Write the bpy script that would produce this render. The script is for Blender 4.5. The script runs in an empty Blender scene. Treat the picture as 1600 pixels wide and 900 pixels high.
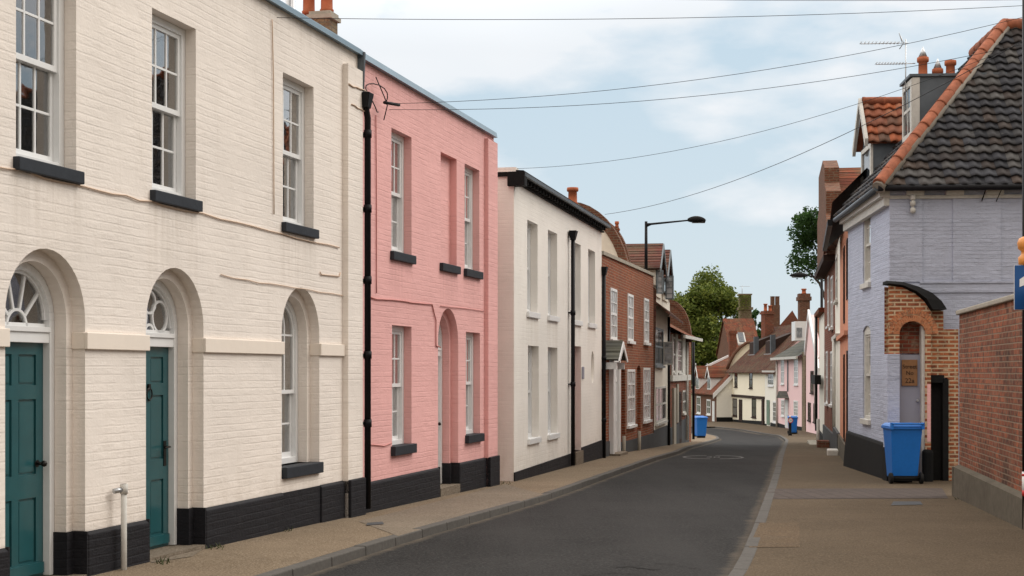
import bpy, math, random
import numpy as np
from mathutils import Vector, Matrix
from mathutils.geometry import delaunay_2d_cdt
random.seed(7)
sc = bpy.context.scene
col = sc.collection
F = 2222.0      # focal length in photo pixels (50 mm lens, 1600 px wide)
HX, HY = 800.0, 580.0
EYE = 1.75
PI = math.pi
R = math.radians

# ------------------------------------------------------------------ materials
def new_mat(name):
    m = bpy.data.materials.new(name); m.use_nodes = True
    nt = m.node_tree; nt.nodes.clear()
    out = nt.nodes.new('ShaderNodeOutputMaterial')
    b = nt.nodes.new('ShaderNodeBsdfPrincipled'); b.inputs['Specular IOR Level'].default_value = .18
    nt.links.new(b.outputs[0], out.inputs[0])
    return m, nt, b, out
def N(nt, t, **kw):
    n = nt.nodes.new(t)
    for k, v in kw.items():
        if k.startswith('_'):
            setattr(n, k[1:], v)
        else:
            n.inputs[k.replace('__', ' ')].default_value = v
    return n
def L(nt, a, b): nt.links.new(a, b)
def c4(c): return (c[0], c[1], c[2], 1.0)
def mixc(nt, fac, a, b, blend='MIX'):
    n = nt.nodes.new('ShaderNodeMix'); n.data_type = 'RGBA'; n.blend_type = blend
    if isinstance(fac, (int, float)): n.inputs[0].default_value = fac
    else: L(nt, fac, n.inputs[0])
    for v, s in ((a, 6), (b, 7)):
        if isinstance(v, (tuple, list)): n.inputs[s].default_value = c4(v)
        else: L(nt, v, n.inputs[s])
    return n.outputs[2]
def ramp(nt, fac, p0, p1, c0=(0, 0, 0), c1=(1, 1, 1)):
    n = nt.nodes.new('ShaderNodeValToRGB')
    n.color_ramp.elements[0].position = p0; n.color_ramp.elements[1].position = p1
    n.color_ramp.elements[0].color = c4(c0); n.color_ramp.elements[1].color = c4(c1)
    L(nt, fac, n.inputs[0]); return n.outputs[0]
def math_n(nt, op, a, b=None):
    n = nt.nodes.new('ShaderNodeMath'); n.operation = op
    for i, v in enumerate((a, b)):
        if v is None: continue
        if isinstance(v, (int, float)): n.inputs[i].default_value = v
        else: L(nt, v, n.inputs[i])
    return n.outputs[0]
def noise(nt, vec, scale, detail=3, rough=.55):
    n = N(nt, 'ShaderNodeTexNoise', Scale=scale, Detail=detail, Roughness=rough)
    L(nt, vec, n.inputs['Vector']); return n
def bump(nt, h, strength, dist, b):
    n = N(nt, 'ShaderNodeBump', Strength=strength, Distance=dist)
    L(nt, h, n.inputs['Height']); L(nt, n.outputs[0], b.inputs['Normal']); return n
def wall_uv(nt, wob=.012):
    tc = nt.nodes.new('ShaderNodeTexCoord')
    sp = nt.nodes.new('ShaderNodeSeparateXYZ'); L(nt, tc.outputs['Object'], sp.inputs[0])
    nz = noise(nt, tc.outputs['Object'], 2.2, 2)
    w = math_n(nt, 'MULTIPLY', math_n(nt, 'SUBTRACT', nz.outputs[0], .5), wob * 2)
    u = math_n(nt, 'ADD', sp.outputs[0], sp.outputs[1])
    v = math_n(nt, 'ADD', sp.outputs[2], w)
    cb = nt.nodes.new('ShaderNodeCombineXYZ'); L(nt, u, cb.inputs[0]); L(nt, v, cb.inputs[1])
    return tc.outputs['Object'], cb.outputs[0], sp
def brick_tex(nt, uv, c1, c2, mo, bw=.225, rh=.075, ms=.009, bias=0):
    t = N(nt, 'ShaderNodeTexBrick', Scale=1.0)
    t.inputs['Mortar Size'].default_value = ms; t.inputs['Mortar Smooth'].default_value = .35
    t.inputs['Brick Width'].default_value = bw; t.inputs['Row Height'].default_value = rh
    t.inputs['Bias'].default_value = bias
    t.inputs['Color1'].default_value = c4(c1); t.inputs['Color2'].default_value = c4(c2); t.inputs['Mortar'].default_value = c4(mo)
    L(nt, uv, t.inputs['Vector']); return t
def painted_brick(name, c, dark=.92, rough=.75, strength=.75, dist=.012, grime=(.50, .43, .35), gamt=.28):
    m, nt, b, out = new_mat(name)
    obj, uv, sp = wall_uv(nt, .012)
    t = brick_tex(nt, uv, (0.35,) * 3, (1,) * 3, (0, 0, 0))
    big = noise(nt, obj, .9, 4).outputs[0]; fine = noise(nt, obj, 28, 4, .65).outputs[0]
    d = tuple(x * dark for x in c)
    stm = nt.nodes.new('ShaderNodeMapping'); stm.inputs['Scale'].default_value = (.55, .55, 1.6); L(nt, obj, stm.inputs[0])
    base = mixc(nt, ramp(nt, big, .38, .66), c, d)
    base = mixc(nt, math_n(nt, 'MULTIPLY', t.outputs['Fac'], .05), base, tuple(x * .80 for x in c))
    st = nt.nodes.new('ShaderNodeMapping'); st.inputs['Scale'].default_value = (3.2, 3.2, .45); L(nt, obj, st.inputs[0])
    gr = ramp(nt, noise(nt, st.outputs[0], 1.3, 6, .7).outputs[0], .55, .82)
    base = mixc(nt, math_n(nt, 'MULTIPLY', gr, gamt), base, grime)
    fs = ramp(nt, noise(nt, obj, 9, 6, .75).outputs[0], .66, .74)
    base = mixc(nt, math_n(nt, 'MULTIPLY', fs, gamt * .9), base, grime)
    L(nt, base, b.inputs['Base Color']); b.inputs['Roughness'].default_value = rough
    patch = ramp(nt, noise(nt, stm.outputs[0], 2.6, 5, .65).outputs[0], .42, .68, (.06, .06, .06))
    t2 = brick_tex(nt, uv, (1,) * 3, (1,) * 3, (0, 0, 0), 4.0, .075, .010)
    rows = mixc(nt, t2.outputs['Fac'], (1, 1, 1), (0, 0, 0))
    bh = math_n(nt, 'ADD', math_n(nt, 'MULTIPLY', mixc(nt, t.outputs['Fac'], t.outputs['Color'], (0, 0, 0)), .45), math_n(nt, 'MULTIPLY', rows, .55))
    bh = math_n(nt, 'MULTIPLY', bh, patch)
    h = math_n(nt, 'ADD', bh, math_n(nt, 'MULTIPLY', fine, .5))
    h = math_n(nt, 'ADD', h, math_n(nt, 'MULTIPLY', noise(nt, obj, 6, 3).outputs[0], .9))
    bump(nt, h, strength, dist, b)
    return m
def add_stains(mat, boxes, colr, amt=.5):
    """rain streaks that run down the paint below each sill (x0, x1, top, length) and splash dirt above the plinth (None, None, top, height)"""
    nt = mat.node_tree; b = nt.nodes['Principled BSDF']; src = b.inputs['Base Color'].links[0].from_socket
    tc = nt.nodes.new('ShaderNodeTexCoord'); sp = nt.nodes.new('ShaderNodeSeparateXYZ'); L(nt, tc.outputs['Object'], sp.inputs[0])
    st = nt.nodes.new('ShaderNodeMapping'); st.inputs['Scale'].default_value = (14, 14, .9); L(nt, tc.outputs['Object'], st.inputs[0])
    streak = ramp(nt, noise(nt, st.outputs[0], 1.0, 5, .6).outputs[0], .40, .66)
    blot = ramp(nt, noise(nt, tc.outputs['Object'], 4.0, 6, .7).outputs[0], .42, .66)
    tot = None
    def clamp(x): 
        m = nt.nodes.new('ShaderNodeClamp'); L(nt, x, m.inputs[0]); return m.outputs[0]
    for x0, x1, zt, ln in boxes:
        if x0 is None: m = math_n(nt, 'MULTIPLY', clamp(math_n(nt, 'SUBTRACT', 1.0, math_n(nt, 'DIVIDE', math_n(nt, 'SUBTRACT', sp.outputs[2], zt), ln))), blot)
        else:
            mx_ = clamp(math_n(nt, 'SUBTRACT', 1.0, math_n(nt, 'MULTIPLY', math_n(nt, 'SUBTRACT', math_n(nt, 'ABSOLUTE', math_n(nt, 'SUBTRACT', sp.outputs[0], (x0 + x1) / 2)), (x1 - x0) / 2), 14)))
            dz = math_n(nt, 'SUBTRACT', zt, sp.outputs[2])
            mz = math_n(nt, 'MULTIPLY', math_n(nt, 'GREATER_THAN', dz, 0.0), clamp(math_n(nt, 'SUBTRACT', 1.0, math_n(nt, 'DIVIDE', dz, ln))))
            m = math_n(nt, 'MULTIPLY', math_n(nt, 'MULTIPLY', mx_, mz), streak)
        tot = m if tot is None else math_n(nt, 'MAXIMUM', tot, m)
    L(nt, mixc(nt, math_n(nt, 'MULTIPLY', tot, amt), src, colr), b.inputs['Base Color'])
def raw_brick(name, c1, c2, mo, dk=(.10, .055, .04), soot=.5, rh=.075, bw=.225, ms=.011, mott=.2, spot=.55):
    m, nt, b, out = new_mat(name)
    obj, uv, sp = wall_uv(nt, .006)
    t = brick_tex(nt, uv, c1, c2, mo, bw, rh, ms)
    t2 = brick_tex(nt, uv, (0, 0, 0), (1, 1, 1), (0, 0, 0), bw, rh, ms); t2.offset_frequency = 2
    var = noise(nt, obj, 5, 3).outputs[0]
    base = mixc(nt, math_n(nt, 'MULTIPLY', ramp(nt, noise(nt, obj, 9, 3).outputs[0], .50, .62), spot), t.outputs['Color'], dk)
    base = mixc(nt, ramp(nt, var, .60, .75), base, mo)
    base = mixc(nt, math_n(nt, 'MULTIPLY', ramp(nt, noise(nt, obj, .8, 5).outputs[0], .42, .7), soot), base, tuple(x * .8 for x in dk))
    base = mixc(nt, math_n(nt, 'MULTIPLY', ramp(nt, noise(nt, obj, 1.9, 7, .7).outputs[0], .55, .72), mott), base, tuple(.55 * x + .45 * y_ for x, y_ in zip(mo, c1)))
    base = mixc(nt, math_n(nt, 'MULTIPLY', t.outputs['Fac'], .8), base, mixc(nt, var, mo, tuple(x * .6 for x in mo)))
    L(nt, base, b.inputs['Base Color']); b.inputs['Roughness'].default_value = .9
    h = math_n(nt, 'SUBTRACT', math_n(nt, 'MULTIPLY', noise(nt, obj, 40, 4).outputs[0], .5), t.outputs['Fac'])
    bump(nt, h, .8, .012, b)
    return m
def plain(name, c, rough=.6, metal=0.0, var=.12, bs=.25, scale=12, spec=None, coat=0):
    m, nt, b, out = new_mat(name); b.inputs['Specular IOR Level'].default_value = .5 if rough < .5 else .15
    tc = nt.nodes.new('ShaderNodeTexCoord')
    n1 = noise(nt, tc.outputs['Object'], scale, 5, .65).outputs[0]
    n2 = noise(nt, tc.outputs['Object'], scale * .12, 3).outputs[0]
    base = mixc(nt, ramp(nt, n1, .3, .75), c, tuple(x * (1 - var) for x in c))
    base = mixc(nt, math_n(nt, 'MULTIPLY', ramp(nt, n2, .45, .75), .35), base, tuple(x * (1 - 1.6 * var) for x in c))
    L(nt, base, b.inputs['Base Color']); b.inputs['Roughness'].default_value = rough; b.inputs['Metallic'].default_value = metal
    if coat: b.inputs['Coat Weight'].default_value = coat; b.inputs['Coat Roughness'].default_value = .15
    if bs: bump(nt, n1, bs, .004, b)
    return m
def tile_mat(name, c1, c2, moss=(.12, .12, .07), rw=.17, rh=.12):
    # roofing on simple far slopes: object coordinates, x along eaves, z down the slope
    m, nt, b, out = new_mat(name)
    obj, uv, sp = wall_uv(nt, .01)
    cb = nt.nodes.new('ShaderNodeCombineXYZ'); L(nt, sp.outputs[0], cb.inputs[0]); L(nt, sp.outputs[2], cb.inputs[1])
    t = brick_tex(nt, cb.outputs[0], c1, c2, tuple(x * .25 for x in c1), rw, rh, .012)
    base = mixc(nt, math_n(nt, 'MULTIPLY', ramp(nt, noise(nt, obj, 1.1, 5, .7).outputs[0], .42, .7), .6), t.outputs['Color'], moss)
    st = nt.nodes.new('ShaderNodeMapping'); st.inputs['Scale'].default_value = (2.5, .3, .3); L(nt, obj, st.inputs[0])
    base = mixc(nt, math_n(nt, 'MULTIPLY', ramp(nt, noise(nt, st.outputs[0], 2, 4).outputs[0], .5, .7), .5), base, tuple(x * .45 for x in c2))
    L(nt, base, b.inputs['Base Color']); b.inputs['Roughness'].default_value = .9
    w = N(nt, 'ShaderNodeTexWave', Scale=.5 / rw * 1.0); w.bands_direction = 'X'; L(nt, obj, w.inputs[0])
    h = math_n(nt, 'SUBTRACT', math_n(nt, 'MULTIPLY', w.outputs['Fac'] if 'Fac' in w.outputs else w.outputs[1], .6), t.outputs['Fac'])
    bump(nt, h, .9, .04, b)
    return m
def pantile_mat(name, cols, lichen=(.30, .30, .27)):
    # near slopes with real tiles: uv = (tile column, tile row)
    m, nt, b, out = new_mat(name)
    uv = nt.nodes.new('ShaderNodeUVMap'); uv.uv_map = 'tiles'
    fl = nt.nodes.new('ShaderNodeVectorMath'); fl.operation = 'FLOOR'; L(nt, uv.outputs[0], fl.inputs[0])
    wn = nt.nodes.new('ShaderNodeTexWhiteNoise'); wn.noise_dimensions = '2D'; L(nt, fl.outputs[0], wn.inputs['Vector'])
    r = nt.nodes.new('ShaderNodeValToRGB'); r.color_ramp.interpolation = 'LINEAR'
    e = r.color_ramp.elements; e[0].position = 0; e[0].color = c4(cols[0]); e[1].position = 1; e[1].color = c4(cols[-1])
    for i, c in enumerate(cols[1:-1]):
        x = e.new((i + 1) / (len(cols) - 1)); x.color = c4(c)
    L(nt, wn.outputs[0], r.inputs[0])
    tc = nt.nodes.new('ShaderNodeTexCoord')
    base = mixc(nt, math_n(nt, 'MULTIPLY', ramp(nt, noise(nt, tc.outputs['Object'], 7, 6, .75).outputs[0], .60, .72), .5), r.outputs[0], lichen)
    base = mixc(nt, math_n(nt, 'MULTIPLY', ramp(nt, noise(nt, tc.outputs['Object'], 1.5, 5, .7).outputs[0], .45, .7), .45), base, tuple(x * .6 for x in cols[0]))
    L(nt, base, b.inputs['Base Color']); b.inputs['Roughness'].default_value = .8; b.inputs['Specular IOR Level'].default_value = .25
    bump(nt, noise(nt, tc.outputs['Object'], 30, 5, .7).outputs[0], .5, .01, b)
    return m
def glass_mat(name, tint=.75):
    m, nt, b, out = new_mat(name); nt.nodes.remove(b)
    tr = N(nt, 'ShaderNodeBsdfTransparent'); tr.inputs[0].default_value = (tint, tint * 1.01, tint, 1)
    gl = N(nt, 'ShaderNodeBsdfGlossy', Roughness=.03); gl.inputs[0].default_value = (1, 1, 1, 1)
    fr = N(nt, 'ShaderNodeFresnel', IOR=1.52)
    tc = nt.nodes.new('ShaderNodeTexCoord'); nz = noise(nt, tc.outputs['Object'], 2.5, 2)
    bp = N(nt, 'ShaderNodeBump', Strength=.25, Distance=.02); L(nt, nz.outputs[0], bp.inputs['Height']); L(nt, bp.outputs[0], gl.inputs['Normal'])
    mx = nt.nodes.new('ShaderNodeMixShader')
    f = math_n(nt, 'MINIMUM', math_n(nt, 'MULTIPLY', fr.outputs[0], 3.4), 1.0)
    L(nt, f, mx.inputs[0]); L(nt, tr.outputs[0], mx.inputs[1]); L(nt, gl.outputs[0], mx.inputs[2]); L(nt, mx.outputs[0], out.inputs[0])
    return m
def dark_glass(name, c=(.05, .06, .07), rough=.08):
    m, nt, b, out = new_mat(name)
    tc = nt.nodes.new('ShaderNodeTexCoord')
    nz = noise(nt, tc.outputs['Object'], 3, 3).outputs[0]
    L(nt, mixc(nt, ramp(nt, nz, .4, .6), c, tuple(x * .45 for x in c)), b.inputs['Base Color'])
    b.inputs['Roughness'].default_value = rough; b.inputs['Specular IOR Level'].default_value = .9
    bump(nt, nz, .2, .02, b)
    return m

M = {}
M['cream'] = painted_brick('cream_painted_brick', (.83, .765, .70), strength=.55, dist=.010)
M['cream_smooth'] = plain('cream_smooth_render', (.82, .74, .65), .7, var=.05, bs=.35, scale=9)
M['pink'] = painted_brick('pink_painted_brick', (.80, .445, .425), strength=.65, dist=.010, grime=(.60, .30, .28))
M['white_wall'] = painted_brick('white_painted_brick', (.85, .815, .76), strength=.40, dist=.008)
M['gray_wall'] = painted_brick('lilac_gray_painted_brick', (0.44, 0.475, 0.585), strength=1.0, dist=.016, grime=(0.264, 0.264, 0.304))
M['plinth'] = painted_brick('black_plinth_paint', (0.0104, 0.0104, 0.0136), strength=.7, dist=.011, rough=.7, grime=(0.0416, 0.0400, 0.0360), gamt=.25); M['plinth'].node_tree.nodes['Principled BSDF'].inputs['Specular IOR Level'].default_value = .25
M['white'] = plain('white_gloss_paint', (.78, .79, .79), .35, var=.05, bs=.08)
M['old_white'] = plain('weathered_white_paint', (.62, .61, .57), .6, var=.22, bs=.3)
M['sill'] = plain('charcoal_sill_paint', (.035, .040, .048), .55, var=.25, bs=.4, scale=20)
M['teal'] = plain('teal_door_paint', (0.0180, 0.0945, 0.1071), .30, var=.18, bs=.10, scale=6, coat=.25)
M['black'] = plain('black_metal_paint', (.010, .010, .012), .5, var=.3, bs=.1)
M['black_matt'] = plain('black_timber', (0.013, 0.013, 0.013), .8, var=.4, bs=.4)
M['lead'] = plain('lead_sheet', (.13, .15, .17), .5, .3, var=.25, bs=.3, scale=5)
M['coping'] = plain('blue_gray_coping', (.21, .30, .37), .42, .2, var=.18, bs=.1, scale=3)
M['cable'] = plain('black_cable', (.02, .02, .022), .6, bs=0)
M['cream_cable'] = plain('painted_cable', (.62, .47, .36), .6, bs=0)
M['pink_cable'] = plain('pink_painted_cable', (.55, .24, .22), .6, bs=0)
M['glass'] = glass_mat('window_glass', .90)
M['dark_glass'] = dark_glass('far_window_glass')
M['pale_glass'] = dark_glass('pale_window_glass', (.58, .60, .62), .12)
M['blind'] = plain('gray_blind', (.27, .30, .33), .9, var=.10, bs=0, scale=5)
M['curtain'] = plain('net_curtain', (.70, .71, .72), .9, var=.12, bs=0, scale=5)
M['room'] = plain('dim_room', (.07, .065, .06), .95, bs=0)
M['brick'] = raw_brick('orange_red_brick', (.33, .088, .036), (.23, .055, .026), (.36, .25, .17), soot=.45)
M['brick_gate'] = raw_brick('pale_orange_brick', (.46, .16, .07), (.27, .08, .04), (.62, .47, .31), dk=(.09, .05, .035), soot=.15, ms=.017)
M['brick_garden'] = raw_brick('weathered_red_brick', (.36, .12, .06), (.20, .062, .036), (.30, .215, .15), dk=(.06, .04, .03), soot=.85, ms=.010, mott=.85, spot=.8)
M['brick_dark'] = raw_brick('brown_brick', (.19, .07, .04), (.11, .042, .027), (.22, .16, .11), soot=.4)
M['brick_tudor'] = raw_brick('tudor_brick', (.27, .062, .032), (.14, .036, .023), (.27, .19, .13), soot=.3, ms=.010)
M['stock'] = raw_brick('stock_brick_chimney', (.30, .24, .15), (.20, .15, .09), (.20, .17, .13), soot=.5)
M['terracotta'] = plain('terracotta_pot', (.44, .135, .065), .8, var=.3, bs=.4, scale=10)
M['ridge'] = plain('ridge_tile', (.34, .115, .062), .85, var=.5, bs=.6, scale=7)
M['mortar'] = plain('bedding_mortar', (.34, .31, .27), .95, var=.3, bs=.6)
M['pantile_dark'] = pantile_mat('black_pantile', [(0.020, 0.021, 0.025), (0.054, 0.056, 0.065), (0.027, 0.027, 0.032), (0.086, 0.083, 0.081), (0.036, 0.032, 0.032), (0.068, 0.050, 0.041)], (0.180, 0.180, 0.167))
M['pantile_red'] = pantile_mat('orange_pantile', [(.30, .09, .045), (.40, .12, .05), (.18, .07, .045), (.34, .14, .08), (.12, .07, .05)], (.25, .22, .16))
M['tile_red'] = tile_mat('red_roof_tile', (.27, .078, .038), (.15, .045, .028))
M['tile_brown'] = tile_mat('brown_roof_tile', (.155, .055, .033), (.075, .032, .023))
M['tile_slate'] = tile_mat('mossy_slate', (.13, .13, .115), (.085, .09, .085), rw=.35, rh=.22)
M['tile_plum'] = tile_mat('plum_roof_tile', (.14, .05, .038), (.08, .034, .027), rw=.2, rh=.2)
M['yellow'] = plain('yellow_render', (0.8915, 0.8330, 0.6739), .8, var=.06, scale=4)
M['pale'] = plain('pale_cream_render', (0.8610, 0.8400, 0.7560), .8, var=.06, scale=4)
M['pink_far'] = plain('pale_pink_render', (0.8610, 0.6090, 0.6090), .8, var=.06, scale=3)
M['salmon'] = plain('salmon_render', (.66, .30, .19), .85, var=.22, scale=3)
M['tudor_cream'] = plain('cream_roughcast', (.78, .73, .63), .85, var=.14, scale=5)
M['timber'] = plain('dark_timber', (.05, .03, .024), .8, var=.4)
M['gray_paint'] = plain('gray_plinth_paint', (.085, .09, .095), .7, var=.3)
M['gray_door'] = plain('lilac_gray_door_paint', (0.294, 0.294, 0.350), .5, var=.06, bs=.05, scale=4)
M['gray_frame'] = plain('gray_casement_paint', (.20, .23, .25), .5)
M['green_far'] = plain('sage_door_paint', (.18, .26, .20), .6)
M['red_paint'] = plain('red_door_paint', (.42, .03, .03), .35)
M['steel'] = plain('galvanised_steel', (.5, .52, .54), .35, .8, var=.15, bs=.05)
M['brass'] = plain('dark_bronze', (.02, .018, .016), .3, .6, bs=0)
M['blue_bin'] = plain('blue_bin_plastic', (.008, .155, .55), .42, var=.12, bs=.12, scale=25)
M['rubber'] = plain('black_rubber', (.012, .012, .012), .7, bs=.1)
M['sign_blue'] = plain('sign_blue_vinyl', (.008, .08, .27), .35, var=.05, bs=0)
M['sign_white'] = plain('sign_white_vinyl', (.8, .8, .8), .4, var=.03, bs=0)
M['sign_red'] = plain('sign_red_vinyl', (.55, .03, .03), .4, bs=0)
M['amber'] = plain('amber_plastic', (.75, .30, .06), .45, var=.25, bs=.1, scale=14)
M['wood'] = plain('plaque_wood', (.30, .155, .075), .6, var=.3, bs=.2, scale=9)
M['concrete'] = plain('concrete_plinth', (0.136, 0.120, 0.092), .95, var=.35, bs=.8, scale=9)
M['stone'] = plain('stone_coping', (.40, .37, .31), .9, var=.3, bs=.6)
M['kerb'] = plain('granite_kerb', (0.1148, 0.1079, 0.0987), .9, var=.3, bs=.6, scale=22)
M['bark'] = plain('tree_bark', (.09, .07, .05), .95, var=.4, bs=.8)

def leaf_mat(name, a, bcol):
    m, nt, b, out = new_mat(name)
    g = nt.nodes.new('ShaderNodeNewGeometry'); tc = nt.nodes.new('ShaderNodeTexCoord')
    n1 = noise(nt, tc.outputs['Object'], 1.1, 3).outputs[0]
    r = mixc(nt, g.outputs['Random Per Island'], a, bcol)
    r = mixc(nt, ramp(nt, n1, .35, .65), r, tuple(x * .55 for x in a))
    L(nt, r, b.inputs['Base Color']); b.inputs['Roughness'].default_value = .65
    tl = N(nt, 'ShaderNodeBsdfTranslucent'); L(nt, r, tl.inputs[0])
    mx = nt.nodes.new('ShaderNodeMixShader'); mx.inputs[0].default_value = .3
    L(nt, b.outputs[0], mx.inputs[1]); L(nt, tl.outputs[0], mx.inputs[2]); L(nt, mx.outputs[0], out.inputs[0])
    return m
M['leaf_a'] = leaf_mat('leaf_olive', (.11, .165, .03), (.30, .33, .07))
M['weed'] = leaf_mat('weed_green', (.045, .06, .02), (.09, .10, .035))
M['leaf_b'] = leaf_mat('leaf_green', (.045, .105, .03), (.075, .155, .04))

def ground_mat(name, c1, c2, speck, sp_scale, stain=(.08, .07, .055), rough=.95, edge=None, wear=None):
    m, nt, b, out = new_mat(name)
    tc = nt.nodes.new('ShaderNodeTexCoord'); o = tc.outputs['Object']
    big = noise(nt, o, .55, 5, .6).outputs[0]; mid = noise(nt, o, 3.0, 5, .65).outputs[0]; fine = noise(nt, o, sp_scale, 3, .7).outputs[0]
    base = mixc(nt, ramp(nt, big, .35, .65), c1, c2)
    base = mixc(nt, math_n(nt, 'MULTIPLY', ramp(nt, mid, .5, .75), .4), base, stain)
    vo = N(nt, 'ShaderNodeTexVoronoi', Scale=sp_scale * 1.1); L(nt, o, vo.inputs['Vector'])
    base = mixc(nt, math_n(nt, 'MULTIPLY', ramp(nt, fine, .5, .68), .75), base, speck)
    base = mixc(nt, math_n(nt, 'MULTIPLY', ramp(nt, fine, .30, .46, (1, 1, 1), (0, 0, 0)), .6), base, tuple(x * .4 for x in c1))
    if wear:
        st = nt.nodes.new('ShaderNodeMapping'); st.inputs['Scale'].default_value = (1.2, .10, 1); L(nt, o, st.inputs[0])
        base = mixc(nt, math_n(nt, 'MULTIPLY', ramp(nt, noise(nt, st.outputs[0], 1.0, 4).outputs[0], .4, .7), .6), base, wear)
    if edge:
        at = nt.nodes.new('ShaderNodeAttribute'); at.attribute_name = 'edge'
        w = math_n(nt, 'ADD', at.outputs['Fac'], math_n(nt, 'MULTIPLY', math_n(nt, 'SUBTRACT', mid, .5), .9))
        base = mixc(nt, math_n(nt, 'MULTIPLY', ramp(nt, w, .55, 1.05), .75), base, edge)
    L(nt, base, b.inputs['Base Color']); b.inputs['Roughness'].default_value = rough; b.inputs['Specular IOR Level'].default_value = .12
    bump(nt, math_n(nt, 'ADD', fine, vo.outputs[0]), .6, .008, b)
    return m
M['road'] = ground_mat('worn_asphalt', (0.019, 0.019, 0.019), (0.029, 0.0285, 0.028), (0.062, 0.060, 0.057), 34, stain=(0.013, 0.0125, 0.012), edge=(0.13, 0.108, 0.083), wear=(0.040, 0.039, 0.038))
M['pave'] = ground_mat('tan_aggregate_paving', (0.1593, 0.1209, 0.0817), (0.2021, 0.1554, 0.1069), (0.3269, 0.2668, 0.1961), 45, stain=(0.1026, 0.0787, 0.0556))
M['pave_r'] = ground_mat('brown_aggregate_paving', (0.0860, 0.0643, 0.0419), (0.1076, 0.0803, 0.0526), (0.1627, 0.1259, 0.0852), 45, stain=(0.0578, 0.0456, 0.0311))
M['slab'] = ground_mat('worn_gray_concrete', (0.160, 0.132, 0.100), (0.200, 0.164, 0.124), (0.256, 0.216, 0.176), 30, stain=(0.120, 0.104, 0.084))
M['patch_l'] = ground_mat('light_aggregate_patch', (0.0967, 0.0686, 0.0427), (0.1152, 0.0813, 0.0513), (0.1996, 0.1519, 0.0988), 40)
M['earth'] = ground_mat('earth', (.12, .10, .07), (.10, .12, .05), (.14, .13, .08), 5)
M['crack'] = plain('tar_crack', (.014, .013, .012), .9, bs=0)
M['line'] = plain('road_paint', (.26, .26, .25), .8, var=.3, bs=.2, scale=30)
def sett_mat():
    m, nt, b, out = new_mat('gray_setts')
    tc = nt.nodes.new('ShaderNodeTexCoord')
    t = brick_tex(nt, tc.outputs['Object'], (.085, .066, .058), (.058, .046, .042), (.035, .028, .024), .21, .21, .016)
    t.offset = 0
    L(nt, mixc(nt, noise(nt, tc.outputs['Object'], 12, 4).outputs[0], t.outputs['Color'], (.080, .064, .054)), b.inputs['Base Color']); b.inputs['Roughness'].default_value = .9
    bump(nt, math_n(nt, 'SUBTRACT', noise(nt, tc.outputs['Object'], 30, 3).outputs[0], t.outputs['Fac']), .6, .01, b)
    return m
M['setts'] = sett_mat()

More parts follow.
